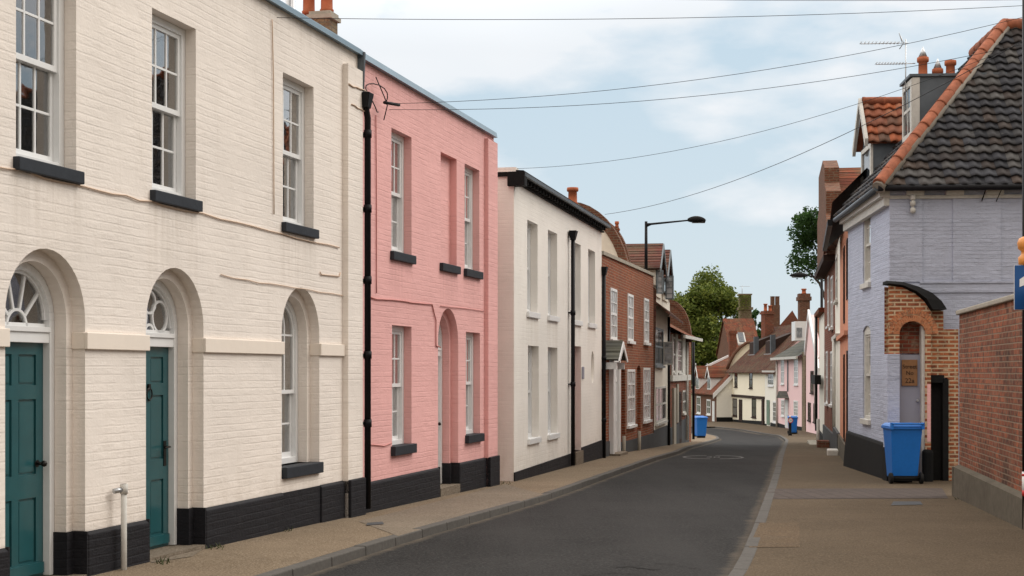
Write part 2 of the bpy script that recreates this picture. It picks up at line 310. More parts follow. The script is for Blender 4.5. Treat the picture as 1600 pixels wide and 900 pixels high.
# ------------------------------------------------------------------ mesh builder
class MB:
    def __init__(s): s.v = []; s.f = []; s.uv = {}; s.smooth = set()
    def box(s, x0, x1, y0, y1, z0, z1):
        i = len(s.v)
        s.v += [(x0, y0, z0), (x1, y0, z0), (x1, y1, z0), (x0, y1, z0), (x0, y0, z1), (x1, y0, z1), (x1, y1, z1), (x0, y1, z1)]
        s.f += [tuple(i + k for k in q) for q in ((0, 3, 2, 1), (4, 5, 6, 7), (0, 1, 5, 4), (1, 2, 6, 5), (2, 3, 7, 6), (3, 0, 4, 7))]
        return s
    def face(s, pts):
        i = len(s.v); s.v += [tuple(p) for p in pts]; s.f.append(tuple(range(i, i + len(pts)))); return s
    def hull8(s, bot, top):
        i = len(s.v); n = len(bot); s.v += [tuple(p) for p in bot] + [tuple(p) for p in top]
        s.f.append(tuple(i + k for k in reversed(range(n)))); s.f.append(tuple(i + n + k for k in range(n)))
        for k in range(n): s.f.append((i + k, i + (k + 1) % n, i + n + (k + 1) % n, i + n + k))
        return s
    def prism(s, poly, y0, y1):      # poly in (x,z), extruded along y
        a = sum(poly[k][0] * poly[(k + 1) % len(poly)][1] - poly[(k + 1) % len(poly)][0] * poly[k][1] for k in range(len(poly)))
        p = poly if a > 0 else list(reversed(poly))
        return s.hull8([(x, y1, z) for x, z in p][::1], [(x, y0, z) for x, z in p])
    def tube(s, pts, r, seg=8, cap=True):
        P = [Vector(p) for p in pts]; i0 = len(s.v); n = len(P)
        rr = r if isinstance(r, (list, tuple)) else [r] * n
        up = None
        for k in range(n):
            t = ((P[min(k + 1, n - 1)] - P[max(k - 1, 0)]).normalized())
            ref = Vector((0, 0, 1)) if abs(t.z) < .95 else Vector((1, 0, 0))
            if up is None: a = t.cross(ref).normalized()
            else: a = (up - t * up.dot(t)).normalized()
            up = a; b = t.cross(a).normalized()
            for j in range(seg):
                an = 2 * PI * j / seg
                s.v.append(tuple(P[k] + (a * math.cos(an) + b * math.sin(an)) * rr[k]))
        for k in range(n - 1):
            for j in range(seg):
                q = (i0 + k * seg + j, i0 + k * seg + (j + 1) % seg, i0 + (k + 1) * seg + (j + 1) % seg, i0 + (k + 1) * seg + j)
                s.smooth.add(len(s.f)); s.f.append(q)
        if cap:
            s.f.append(tuple(i0 + j for j in reversed(range(seg)))); s.f.append(tuple(i0 + (n - 1) * seg + j for j in range(seg)))
        return s
    def lathe(s, prof, c=(0, 0, 0), seg=16, arc=None):   # prof (r,z) bottom->top
        i0 = len(s.v)
        for r, z in prof:
            for j in range(seg):
                an = 2 * PI * j / seg; s.v.append((c[0] + r * math.cos(an), c[1] + r * math.sin(an), c[2] + z))
        for k in range(len(prof) - 1):
            for j in range(seg):
                s.smooth.add(len(s.f)); s.f.append((i0 + k * seg + j, i0 + k * seg + (j + 1) % seg, i0 + (k + 1) * seg + (j + 1) % seg, i0 + (k + 1) * seg + j))
        s.f.append(tuple(i0 + j for j in reversed(range(seg)))); s.f.append(tuple(i0 + (len(prof) - 1) * seg + j for j in range(seg)))
        return s
    def panel(s, outline, holes, y, reveal=0.0, back=False):
        """flat wall in the xz plane at y, facing -y, with holes; each hole gets a reveal going to y+reveal"""
        pts = []; edges = []
        def addloop(lp):
            i = len(pts); pts.extend(Vector((p[0], p[1])) for p in lp)
            edges.extend((i + k, i + (k + 1) % len(lp)) for k in range(len(lp)))
        addloop(outline)
        hs = [h[0] if isinstance(h, tuple) else h for h in holes]
        for h in hs: addloop(h)
        v, e, f, ov, oe, of = delaunay_2d_cdt(pts, edges, [], 1 if False else 0, 1e-6)
        def inside(p, lp):
            c = False; n = len(lp)
            for k in range(n):
                x1, y1 = lp[k]; x2, y2 = lp[(k + 1) % n]
                if (y1 > p[1]) != (y2 > p[1]) and p[0] < (x2 - x1) * (p[1] - y1) / (y2 - y1) + x1: c = not c
            return c
        i0 = len(s.v); s.v += [(p.x, y, p.y) for p in v]
        for t in f:
            c = sum((v[k] for k in t), Vector((0, 0))) / len(t)
            if not inside(c, outline) or any(inside(c, h) for h in hs): continue
            ar = sum(v[t[k]].x * v[t[(k + 1) % len(t)]].y - v[t[(k + 1) % len(t)]].x * v[t[k]].y for k in range(len(t)))
            tt = t if ar > 0 else tuple(reversed(t))
            if back: tt = tuple(reversed(tt))
            s.f.append(tuple(i0 + k for k in tt))
        for h in holes:
            lp, rv = h if isinstance(h, tuple) else (h, reveal)
            if rv <= 0: continue
            ar = sum(lp[k][0] * lp[(k + 1) % len(lp)][1] - lp[(k + 1) % len(lp)][0] * lp[k][1] for k in range(len(lp)))
            if ar < 0: lp = list(reversed(lp))
            i = len(s.v); n = len(lp)
            s.v += [(p[0], y, p[1]) for p in lp] + [(p[0], y + rv, p[1]) for p in lp]
            for k in range(n): s.f.append((i + k, i + n + k, i + n + (k + 1) % n, i + (k + 1) % n))
        return s
    def bar(s, p, q, w, y0, y1):     # flat bar between two points of the xz plane
        p = Vector(p); q = Vector(q); d = (q - p)
        if d.length < 1e-6: return s
        d.normalize(); n = Vector((-d.y, d.x)) * w / 2
        return s.prism([tuple(p - n), tuple(q - n), tuple(q + n), tuple(p + n)], y0, y1)
    def arc(s, c, r, a0, a1, w, y0, y1, n=14, rz=None):
        rz = rz or r
        ii = [(c[0] + (r - w / 2) * math.cos(a0 + (a1 - a0) * k / n), c[1] + (rz - w / 2) * math.sin(a0 + (a1 - a0) * k / n)) for k in range(n + 1)]
        oo = [(c[0] + (r + w / 2) * math.cos(a0 + (a1 - a0) * k / n), c[1] + (rz + w / 2) * math.sin(a0 + (a1 - a0) * k / n)) for k in range(n + 1)]
        for k in range(n): s.prism([ii[k], oo[k], oo[k + 1], ii[k + 1]], y0, y1)
        return s
    def build(s, name, mat, parent=None, smooth=False, bevel=0, loc=None, rz=0):
        me = bpy.data.meshes.new(name); me.from_pydata(s.v, [], s.f); me.validate()
        if s.uv:
            ul = me.uv_layers.new(name='tiles')
            for p in me.polygons:
                for li in p.loop_indices:
                    vi = me.loops[li].vertex_index
                    ul.data[li].uv = s.uv.get(vi, (0, 0))
        me.materials.append(mat)
        if len(me.polygons) == len(s.f):
            for k in (range(len(s.f)) if smooth else s.smooth): me.polygons[k].use_smooth = True
        o = bpy.data.objects.new(name, me); col.objects.link(o)
        if parent: o.parent = parent
        if loc is not None: o.location = loc; o.rotation_euler = (0, 0, rz)
        if bevel:
            b = o.modifiers.new('bevel', 'BEVEL'); b.width = bevel; b.segments = 2; b.limit_method = 'ANGLE'; b.angle_limit = R(40)
        return o
def tag(o, label=None, cat=None, group=None, kind=None):
    for k, v in (('label', label), ('category', cat), ('group', group), ('kind', kind)):
        if v: o[k] = v
    return o
def empty(name, loc, rz=0):
    o = bpy.data.objects.new(name, None); col.objects.link(o); o.location = loc; o.rotation_euler = (0, 0, rz); o.empty_display_size = .3; return o
def rect(x0, x1, z0, z1): return [(x0, z0), (x1, z0), (x1, z1), (x0, z1)]
def archp(x0, x1, z0, apex, n=18, rise=None):
    r = (x1 - x0) / 2; rise = rise or r; cx = (x0 + x1) / 2; zs = apex - rise
    return [(x0, z0), (x1, z0)] + [(cx + r * math.cos(PI * k / n), zs + rise * math.sin(PI * k / n)) for k in range(n + 1)]
def text_mesh(txt, size, mat, parent, mtx, name='lettering', sx=1, sy=1, depth=.002):
    cu = bpy.data.curves.new(name, 'FONT'); cu.body = txt; cu.size = size; cu.align_x = 'CENTER'; cu.align_y = 'CENTER'; cu.extrude = depth; cu.resolution_u = 3
    t = bpy.data.objects.new(name, cu); col.objects.link(t)
    dg = bpy.context.evaluated_depsgraph_get(); me = bpy.data.meshes.new_from_object(t.evaluated_get(dg))
    bpy.data.objects.remove(t); me.transform(Matrix.Diagonal((sx, sy, 1, 1))); me.transform(mtx)
    me.materials.clear(); me.materials.append(mat)
    o = bpy.data.objects.new(name, me); col.objects.link(o)
    if parent: o.parent = parent
    return o

# ------------------------------------------------------------------ ground level
DT = [(-40, 1.55), (0, 1.68), (9, 1.745), (12, 1.765), (15, 1.80), (18.7, 1.87), (25, 1.99), (30, 2.06), (35.5, 2.15), (41, 2.30), (46, 2.47), (52, 2.70), (60, 2.97), (66, 3.16), (72, 3.35), (80, 3.63),
      (88, 3.85), (98, 4.08), (114, 4.36), (130, 4.52), (160, 4.75), (300, 5.6), (1500, 12), (3000, 22)]
def D(y):
    if y <= DT[0][0]: return DT[0][1]
    w = 1.5
    def lin(t):
        for (a, p), (b, q) in zip(DT, DT[1:]):
            if t <= b: return p + (q - p) * max(0, t - a) / (b - a)
        return DT[-1][1]
    return (lin(y - w) + 2 * lin(y) + lin(y + w)) / 4
def GZ(y): return EYE - D(y)
def gpt(px, py, lift=0.0):     # world point of the pavement surface seen at a photo pixel
    t = (py - HY) / F; lo, hi = 3.0, 400.0
    for _ in range(50):
        mid = (lo + hi) / 2
        if (D(mid) - lift) / mid > t: lo = mid
        else: hi = mid
    y = (lo + hi) / 2
    return Vector(((px - HX) / F * y, y, EYE - D(y) + lift))
def wpt(px, py, y): return Vector(((px - HX) / F * y, y, EYE - (py - HY) / F * y))

class House:
    """local frame: x along the facade (left to right in the photo), -y towards the street, z up; z = 0 a little below the lowest pavement"""
    def __init__(s, name, pL, sL, pR, sR, label, cat, group=None, pts=None):
        if pts: (x0, y0), (x1, y1) = pts
        else:
            y0, y1 = F / sL, F / sR; x0, x1 = (pL - HX) / sL, (pR - HX) / sR
        s.P0 = Vector((x0, y0)); s.P1 = Vector((x1, y1)); d = s.P1 - s.P0; s.len = d.length; s.u = d / s.len
        s.nin = Vector((-s.u.y, s.u.x))
        s.zb = min(GZ(y0), GZ(y1)) - .12
        s.e = EYE - s.zb
        s.root = empty(name, (x0, y0, s.zb), math.atan2(s.u.y, s.u.x)); tag(s.root, label, cat, group)
    def a(s, px, d=0.0):
        k = (px - HX) / F
        return (k * (s.P0.y + d * s.nin.y) - s.P0.x - d * s.nin.x) / (s.u.x - k * s.u.y)
    def Y(s, a, d=0.0): return s.P0.y + a * s.u.y + d * s.nin.y
    def z(s, px, py, d=0.0): return s.e - (py - HY) * s.Y(s.a(px, d), d) / F
    def g(s, a, d=0.0): return GZ(s.Y(a, d)) - s.zb
    def loc(s, w):
        v = Vector(w) - Vector((s.P0.x, s.P0.y, s.zb)); return Vector((v.x * s.u.x + v.y * s.u.y, v.x * s.nin.x + v.y * s.nin.y, v.z))
    def world(s, x, y, z): 
        p = s.P0 + s.u * x + s.nin * y; return Vector((p.x, p.y, z + s.zb))

def shell(mb, L_, dep, zt, top=True, x0=0.0):   # sides, back (and flat top) of a house body
    mb.face([(x0, dep, 0), (x0, 0, 0), (x0, 0, zt), (x0, dep, zt)])
    mb.face([(L_, 0, 0), (L_, dep, 0), (L_, dep, zt), (L_, 0, zt)])
    mb.face([(L_, dep, 0), (x0, dep, 0), (x0, dep, zt), (L_, dep, zt)])
    if top: mb.face([(x0, 0, zt), (L_, 0, zt), (L_, dep, zt), (x0, dep, zt)])

def curtain_mesh(x0, x1, z0, z1, y):
    mb = MB(); n = max(10, int((x1 - x0) / .02)); i = len(mb.v)
    for k in range(n + 1):
        x = x0 + (x1 - x0) * k / n; yy = y + .018 * math.sin(k * 1.15) + .008 * math.sin(k * 2.7 + 1)
        mb.v += [(x, yy, z0), (x, yy, z1)]
    for k in range(n): mb.f.append((i + 2 * k, i + 2 * k + 2, i + 2 * k + 3, i + 2 * k + 1))
    return mb
def sash_window(h, x0, x1, z0, z1, y, cols=3, rows=2, fr=.065, sill=None, near=True, curt='sides', mat='white', label=None, sillmat='sill', pane='glass', wallgap=None, sill_h=.105, bw=.022):
    """vertical sliding sash in an opening, frame face at depth y"""
    mb = MB(); f = fr
    for b in ((x0, x0 + f, z0, z1), (x1 - f, x1, z0, z1), (x0 + f, x1 - f, z1 - f, z1), (x0 + f, x1 - f, z0, z0 + f * .9)): mb.box(b[0], b[1], y, y + .10, b[2], b[3])
    w = mb.build('window', M[mat], h.root, bevel=.004 if near else 0)
    if label: w['label'] = label
    xa, xb, za, zb = x0 + f, x1 - f, z0 + f * .9, z1 - f; zm = (za + zb) / 2; st = .042
    def sash(lo, hi, yy):
        q = MB(); q.box(xa, xa + st, yy, yy + .035, lo, hi).box(xb - st, xb, yy, yy + .035, lo, hi)
        q.box(xa + st, xb - st, yy, yy + .035, hi - st, hi).box(xa + st, xb - st, yy, yy + .035, lo, lo + st * 1.2)
        gx0, gx1, gz0, gz1 = xa + st, xb - st, lo + st * 1.2, hi - st
        for k in range(1, cols): c = gx0 + (gx1 - gx0) * k / cols; q.box(c - bw / 2, c + bw / 2, yy + .008, yy + .03, gz0, gz1)
        for k in range(1, rows):
            c = gz0 + (gz1 - gz0) * k / rows
            for j in range(cols):
                l = gx0 + (gx1 - gx0) * j / cols + (bw / 2 if j else 0); r = gx0 + (gx1 - gx0) * (j + 1) / cols - (bw / 2 if j < cols - 1 else 0)
                q.box(l, r, yy + .009, yy + .029, c - bw / 2, c + bw / 2)
        q.build('sash', M[mat], w, bevel=.002 if near else 0)
        MB().box(gx0, gx1, yy + .018, yy + .021, gz0, gz1).build('pane', M[pane], w)
    sash(zm - .02, zb, y + .02); sash(za, zm + .02, y + .058)
    if near:
        if curt == 'sides': 
            wd = (xb - xa)
            curtain_mesh(xa, xa + wd * .26, za, zb, y + .20).build('curtain', M['curtain'], w, smooth=True)
            curtain_mesh(xb - wd * .44, xb, za, zb, y + .20).build('curtain', M['curtain'], w, smooth=True)
        elif curt: curtain_mesh(xa, xb, za, zb, y + .17).build('curtain', M['blind'], w, smooth=True)
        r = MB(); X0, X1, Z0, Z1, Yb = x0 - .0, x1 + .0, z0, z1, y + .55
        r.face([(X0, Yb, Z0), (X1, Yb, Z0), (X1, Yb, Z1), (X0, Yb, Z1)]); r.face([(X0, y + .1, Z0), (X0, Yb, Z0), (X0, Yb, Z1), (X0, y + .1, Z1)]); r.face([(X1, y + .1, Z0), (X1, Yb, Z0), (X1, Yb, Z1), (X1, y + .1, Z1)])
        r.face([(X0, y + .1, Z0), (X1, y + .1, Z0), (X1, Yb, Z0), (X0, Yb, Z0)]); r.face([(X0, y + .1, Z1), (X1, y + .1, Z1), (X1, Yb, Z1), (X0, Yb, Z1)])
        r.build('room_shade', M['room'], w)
    if sill is not None:
        ov, pr = sill
        MB().box(x0 - ov, x1 + ov, -pr, y + .02, z0 - sill_h, z0 + .003).build('sill', M[sillmat], w, bevel=.008)
    return w
def panel_door(h, x0, x1, z0, z1, y, mat, rows=((.08, .34), (.42, .78), (.84, .955)), cols=2, label=None, name='door', knob=None, near=True):
    W = x1 - x0; H = z1 - z0; st = W * .13; q = MB()
    xs = [x0 + st + (W - 2 * st) * k / cols for k in range(cols + 1)]; mw = W * .06
    cells = []
    for (a, b) in rows:
        for k in range(cols):
            cells.append((xs[k] + (mw if k else 0), xs[k + 1] - (mw if k < cols - 1 else 0), z0 + a * H, z0 + b * H))
    q.panel(rect(x0, x1, z0, z1), [(rect(*c), .018) for c in cells], y)
    q.box(x0, x1, y + .018, y + .045, z0, z1)
    for c in cells:
        i = .022; q.box(c[0] + i, c[1] - i, y + .009, y + .018, c[2] + i, c[3] - i)
    d = q.build(name, M[mat], h.root)
    if label: d['label'] = label
    return d
def down_pipe(h, x, z0, z1, y=-.07, r=.038, mat='black', joints=(), name='drainpipe', hopper=False, parent=None):
    mb = MB(); mb.tube([(x, y, z0), (x, y, z1)], r, 10)
    for j in joints: mb.tube([(x, y, j - .05), (x, y, j + .05)], r * 1.28, 10); mb.box(x - r * 2, x + r * 2, y + r * .6, 0, j - .015, j + .015)
    if hopper: mb.hull8([(x - .06, y - .05, z1), (x + .06, y - .05, z1), (x + .06, y + .05, z1), (x - .06, y + .05, z1)], [(x - .13, y - .09, z1 + .2), (x + .13, y - .09, z1 + .2), (x + .13, y + .07, z1 + .2), (x - .13, y + .07, z1 + .2)])
    return mb.build(name, M[mat], parent or h.root)
def pot(x, y, z, hh=.45, r=.13, cone=False):
    mb = MB(); mb.lathe([(r * .95, 0), (r * 1.02, .05), (r * .86, .07), (r * .82, hh - .10), (r * 1.08, hh - .09), (r * 1.12, hh - .05), (r * 1.08, hh), (r * .7, hh), (r * .65, hh - .05)], (x, y, z), 18)
    return mb
def slope_tiles(mb, O, U, V, lu, lv, xl, xr, tw=.26, th=.31, amp=.035, nx=8, ny=3):
    """real pantiles: O origin at eaves, U unit along eaves, V unit up the slope; xl(t), xr(t) limits at height t"""
    O = Vector(O); U = Vector(U).normalized(); V = Vector(V).normalized(); Nn = U.cross(V).normalized()
    rows = int(math.ceil(lv / th))
    for r_ in range(rows):
        jit = random.uniform(-.008, .008)
        t0, t1 = r_ * th, min((r_ + 1) * th + .05, lv)
        k0 = int(math.floor(min(xl(t0), xl(t1)) / tw)); k1 = int(math.ceil(max(xr(t0), xr(t1)) / tw))
        for k in range(k0, k1):
            dz = random.uniform(-.007, .007); dv = random.uniform(-.012, .012) + jit
            grid = []
            for j in range(ny + 1):
                t = t0 + (t1 - t0) * j / ny
                lo, hi = xl(t), xr(t); row = []
                for i in range(nx + 1):
                    x = (k + i / nx) * tw; ph = i / nx
                    hgt = amp * (math.sin(2 * PI * (ph - .12)) * .5 + .5) ** 1.2 + .05 * (1 - j / ny) + dz
                    xx = min(max(x, lo), hi)
                    row.append((O + U * xx + V * (t + (dv if j == 0 else 0)) + Nn * hgt, (k + .5, r_ + .5)))
                grid.append(row)
            if grid[0][-1][0] == grid[0][0][0] and grid[-1][-1][0] == grid[-1][0][0]: continue
            idx = []
            for row in grid:
                rr = []
                for p, uv in row: mb.uv[len(mb.v)] = uv; rr.append(len(mb.v)); mb.v.append(tuple(p))
                idx.append(rr)
            for j in range(ny):
                for i in range(nx): mb.smooth.add(len(mb.f)); mb.f.append((idx[j][i], idx[j][i + 1], idx[j + 1][i + 1], idx[j + 1][i]))
            base = []   # front lip of the tile
            for i in range(nx + 1):
                p = Vector(mb.v[idx[0][i]]) - Nn * .03; mb.uv[len(mb.v)] = (k + .5, r_ + .5); base.append(len(mb.v)); mb.v.append(tuple(p))
            for i in range(nx): mb.f.append((base[i], base[i + 1], idx[0][i + 1], idx[0][i]))
def ridge_tiles(mb, A, B, r=.12, n=None, start=0):
    A = Vector(A); B = Vector(B); Ln = (B - A).length; n = n or int(Ln / .42)
    for k in range(n):
        a = A.lerp(B, k / n); b = A.lerp(B, (k + 1) / n + .004)
        j = Vector((random.uniform(-.004, .004),) * 3)
        mb.tube([a + j, a.lerp(b, .12) + j, a.lerp(b, .14) + j, b + j], [r * 1.05, r * 1.05, r, r], 14)
# ================================================================== CREAM HOUSE
sL = lambda x: 0.14388 * (1392 - x)
H1 = House('cream_house', -170, sL(-170), 558.5, sL(558.5), 'long cream painted brick house with arched teal doors and black plinth, nearest on the left', 'house')
e = H1.e; A = H1.a
def arch_fan(h, xi0, xi1, apex, zs, y, wn, tz0, tz1, style):
    """fanlight above a transom: arched frame, bars and pane"""
    cx = (xi0 + xi1) / 2; r = (xi1 - xi0) / 2; f = .07
    q = MB(); q.arc((cx, zs), r - f / 2, 0, PI, f, y, y + .09, 20, apex - zs - f / 2)
    q.box(xi0, xi0 + f, y, y + .09, wn, zs); q.box(xi1 - f, xi1, y, y + .09, wn, zs)
    q.box(xi0 + f, xi1 - f, y + .006, y + .088, tz0, tz1 - .045); q.box(xi0 + f - .0, xi1 - f, y - .012, y + .086, tz1 - .045, tz1)
    fr = q.build('door_frame', M['white'], h.root, bevel=.004)
    g = MB(); R2 = r - f; HZ = apex - zs - f; z0 = tz1
    yb0, yb1 = y + .045, y + .07; w = .024
    if style == 'spokes':
        g.arc((cx, z0), R2 * .34, 0, PI, w, yb0, yb1, 12)
        for k in (36, 72, 108, 144):
            an = R(k); p = (cx + R2 * .34 * math.cos(an), z0 + R2 * .34 * math.sin(an)); e2 = (cx + R2 * .99 * math.cos(an), zs + HZ * .99 * math.sin(an)); g.bar(p, e2, w, yb0 + .002, yb1 - .002)
    else:
        for k, s_ in ((-1, 1), (1, 1)):
            g.arc((cx + k * R2 * .5, z0 + HZ * .40), R2 * .36, 0, 2 * PI, w, yb0, yb1, 18, HZ * .38)
        g.arc((cx, z0 + HZ * .74), R2 * .30, 0, 2 * PI, w, yb0 + .002, yb1 - .002, 14, HZ * .27)
        g.arc((cx, z0), R2 * .2, 0, PI, w, yb0 + .001, yb1 - .001, 8)
    g.box(cx - R2, cx + R2, yb0, yb1, z0, z0 + .03)
    g.arc((cx, zs), R2 - .012, 0, PI, .026, yb0 - .01, yb1, 18, HZ - .012)
    g.build('fanlight', M['white'], fr)
    pn = MB(); pn.prism(archp(xi0 + f, xi1 - f, z0, apex - f, rise=HZ), y + .060, y + .063); pn.build('pane', M['glass'], fr)
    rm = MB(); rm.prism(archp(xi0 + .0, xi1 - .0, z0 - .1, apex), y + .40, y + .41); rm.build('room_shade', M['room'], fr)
    return fr
def door_bits(h, x0, x1, z0, z1, y, d, kind):
    if kind == 'knob':
        k = MB(); k.tube([(x1 - .09, y, z0 + .96), (x1 - .09, y - .05, z0 + .96)], .014, 10); k.lathe([(.0, -.028), (.02, -.02), (.028, 0), (.02, .02), (0, .028)], (x1 - .09, y - .068, z0 + .96), 14)
        k.tube([(x1 - .09, y, z0 + .96), (x1 - .09, y - .006, z0 + .96)], .032, 12); k.build('knob', M['brass'], d)
    else:
        k = MB(); k.box(x1 - .105, x1 - .055, y - .008, y, z0 + .80, z0 + 1.05); k.tube([(x1 - .08, y - .008, z0 + .99), (x1 - .08, y - .06, z0 + .99), (x1 - .19, y - .062, z0 + .985)], .010, 8); k.build('handle', M['brass'], d)
        k = MB(); k.tube([(x0 + (x1 - x0) * .5 + .05 * math.cos(t), y - .015, z0 + 1.52 + .06 * math.sin(t)) for t in [i * PI / 8 for i in range(17)]], .008, 6, False); k.box(x0 + (x1 - x0) * .5 - .02, x0 + (x1 - x0) * .5 + .02, y - .02, y, z0 + 1.56, z0 + 1.62); k.build('knocker', M['brass'], d)
    k = MB(); k.box(x0 + .03, x1 - .03, y - .03, y, z0 + .03, z0 + .12); k.build('weather_bar', M[kind == 'knob' and 'teal' or 'teal'], d)

def two_step_arch(wall, ring_y, x0, x1, z0, apex, step):
    outer = archp(x0, x1, z0, apex); inner = archp(x0 + step, x1 - step, z0, apex - step)
    wall.panel(outer, [(inner, .115)], ring_y)
    return outer, inner
def liner(_, x0, x1, z0, z1, h, step=.10):      # plinth paint carried round the two stepped reveals
    t = .02; pl = MB()
    pl.box(x1 - t, x1 + .001, -.03, .12, z0, z1); pl.box(x1 - step - t, x1 - t, .12 - t, .25, z0, z1 - .002)
    pl.build('plinth_return', M['plinth'], h.root); pl = MB()
    pl.box(x0 - .001, x0 + t, -.03, .12, z0, z1); pl.box(x0 + t, x0 + step + t, .12 - t, .25, z0, z1 - .002)
    pl.build('plinth_return', M['plinth'], h.root)

wall = MB(); LN = H1.len; TOP = e + 4.12; xp = A(535.5)
doors = [(A(8), A(133), 1.01), (A(228), A(318), 1.005)]
win3 = (A(440), A(499))
uw = [(A(25), A(119)), (A(237.5), A(306)), (A(442), A(490))]
uz0, uz1 = e + 1.70, e + 3.42
holes = [(rect(a, b, uz0, uz1), .115) for a, b in uw]
for a, b, ap in doors: holes.append((archp(a, b, 0.02, e + ap), .12))
holes.append((archp(win3[0], win3[1], e - 1.235, e + .985), .12))
wall.panel(rect(0, LN, 0, TOP), holes, 0)
for a, b, ap in doors: two_step_arch(wall, .12, a, b, .02, e + ap, .10)
outer = archp(win3[0], win3[1], e - 1.235, e + .985); inner = archp(win3[0] + .10, win3[1] - .10, e - 1.10, e + .885)
wall.panel(outer, [(inner, .115)], .12)
shell(wall, LN, 7, TOP)
wall.box(xp, LN + .0, -.075, .0, 0, e + 3.90)
W1 = wall.build('wall', M['cream'], H1.root)
def plinth_run(runs, ztop, name, h, proud=.035, mat='plinth'):
    for a, b in runs:
        pl = MB(); pl.hull8([(a, -proud, 0), (b, -proud, 0), (b, .0, 0), (a, .0, 0)], [(a, -proud, ztop - .03), (b, -proud, ztop - .03), (b, .0, ztop), (a, .0, ztop)])
        pl.build('plinth', M[mat], h.root, bevel=.012)
pz = e - 1.38
plinth_run([(0, doors[0][0]), (doors[0][1], doors[1][0]), (doors[1][1], win3[0]), (win3[1], xp)], pz, 'plinth', H1)
MB().box(xp, LN + .02, -.115, -.0, 0, pz).build('plinth', M['plinth'], H1.root, bevel=.012)
MB().box(win3[0], win3[1], -.012, -.0, 0, pz - .01).build('plinth', M['plinth'], H1.root)
for a, b, ap in doors: liner(None, a, b, 0, pz, H1)
# recess under window 3 needs a cut: proud plinth returns are boxes, wall below stays flat
b0, b1 = e + .19, e + .335
for k, (a, b) in enumerate(((0, doors[0][0]), (doors[0][1], doors[1][0]), (doors[1][1], win3[0]), (win3[1], xp))):
    ib = MB(); a_, b_ = (a - .018 if k else a), (b + .018 if k < 3 else b)
    ib.box(a_, b_, -.035, -.001, b0, b1)
    if k: ib.box(a - .018, a - .0005, -.001, .12, b0, b1)
    if k < 3: ib.box(b + .0005, b + .018, -.001, .12, b0, b1)
    ib.build('string_course', M['cream_smooth'], H1.root, bevel=.006)
cp = MB(); cp.hull8([(-.02, -.06, TOP + .001), (LN + .02, -.06, TOP + .001), (LN + .02, .3, TOP + .001), (-.02, .3, TOP + .001)], [(-.02, -.045, TOP + .075), (LN + .02, -.045, TOP + .075), (LN + .02, .3, TOP + .095), (-.02, .3, TOP + .095)])
cp.box(-.02, LN + .02, -.075, -.055, TOP - .01, TOP + .05)
cp.build('coping', M['coping'], H1.root)
fl = MB(); 
for px_ in (450, 457): 
    w0 = wpt(px_, 8, 22.5); l = H1.loc(w0); fl.tube([(l.x, l.y, TOP), (l.x, l.y, l.z + .6)], .045, 10)
fl.build('metal_flue', M['steel'], H1.root)
for a, b in uw: sash_window(H1, a, b, uz0, uz1, .115, 3, 2, fr=.075, sill=(.04, .06))
add_stains(M['cream'], [(a - .04, b + .04, uz0 - .1, 1.1) for a, b in uw] + [(win3[0], win3[1], e - 1.2, .4), (0, LN, TOP, .45), (None, None, pz, .45)], (.48, .41, .33), .32)
# doors
for i, (a, b, ap) in enumerate(doors):
    xi0, xi1 = a + .10, b - .10
    zt = e + .24; zb_ = e - 1.745
    fr_ = arch_fan(H1, xi0, xi1, e + ap - .10, e + ap - .10 - (xi1 - xi0) / 2, .235, zb_, zt, e + .375, 'spokes' if i == 0 else 'loops')
    d = panel_door(H1, xi0 + .07, xi1 - .07, zb_, zt, .30, 'teal', rows=((.065, .34), (.44, .76), (.82, .95)), label=['teal panelled door with round dark knob', 'teal panelled door with lever handle and ring knocker'][i])
    door_bits(H1, xi0 + .07, xi1 - .07, zb_, zt, .30, d, ['knob', 'lever'][i])
    MB().box(a + .02, b - .02, -.03, .45, 0, zb_ - .005).build('threshold', M['slab'], d)
# arched sash window
a, b = win3; xi0, xi1 = a + .10, b - .10; y = .235; f = .065; apx = e + .885; ri = (xi1 - xi0) / 2; zs = apx - ri; cx = (xi0 + xi1) / 2; zb0 = e - 1.10
q = MB(); q.arc((cx, zs), ri - f / 2, 0, PI, f, y, y + .1, 18); q.box(xi0, xi0 + f, y, y + .1, zb0, zs); q.box(xi1 - f, xi1, y, y + .1, zb0, zs); q.box(xi0 + f, xi1 - f, y, y + .1, zb0, zb0 + .07)
w = q.build('window', M['white'], H1.root, bevel=.004); w['label'] = 'round arched white sash window'
g = MB(); r2 = ri - f; zm = (zb0 + apx) / 2 - .16
g.arc((cx, zs), r2 - .02, 0, PI, .04, y + .02, y + .055, 16); g.box(xi0 + f, xi0 + f + .04, y + .02, y + .055, zm, zs); g.box(xi1 - f - .04, xi1 - f, y + .02, y + .055, zm, zs); g.box(xi0 + f + .04, xi1 - f - .04, y + .02, y + .055, zm, zm + .045)
gx0, gx1 = xi0 + f + .04, xi1 - f - .04; wd = gx1 - gx0
for k in (1, 2): c = gx0 + wd * k / 3; g.box(c - .011, c + .011, y + .028, y + .05, zm + .045, zs + .08)
g.box(gx0, gx1, y + .029, y + .049, zs - .011, zs + .011)
g.arc((gx0 + wd / 3, zs + .08), wd / 3, 0, PI, .022, y + .0285, y + .0495, 10, wd * .42); g.arc((gx0 + 2 * wd / 3, zs + .08), wd / 3, 0, PI, .022, y + .0287, y + .0497, 10, wd * .42)
g.build('sash', M['white'], w)
g = MB(); lo, hi = zb0 + .07, zm + .04
g.box(xi0 + f, xi0 + f + .04, y + .058, y + .093, lo, hi).box(xi1 - f - .04, xi1 - f, y + .058, y + .093, lo, hi).box(gx0, gx1, y + .058, y + .093, hi - .045, hi).box(gx0, gx1, y + .058, y + .093, lo, lo + .06)
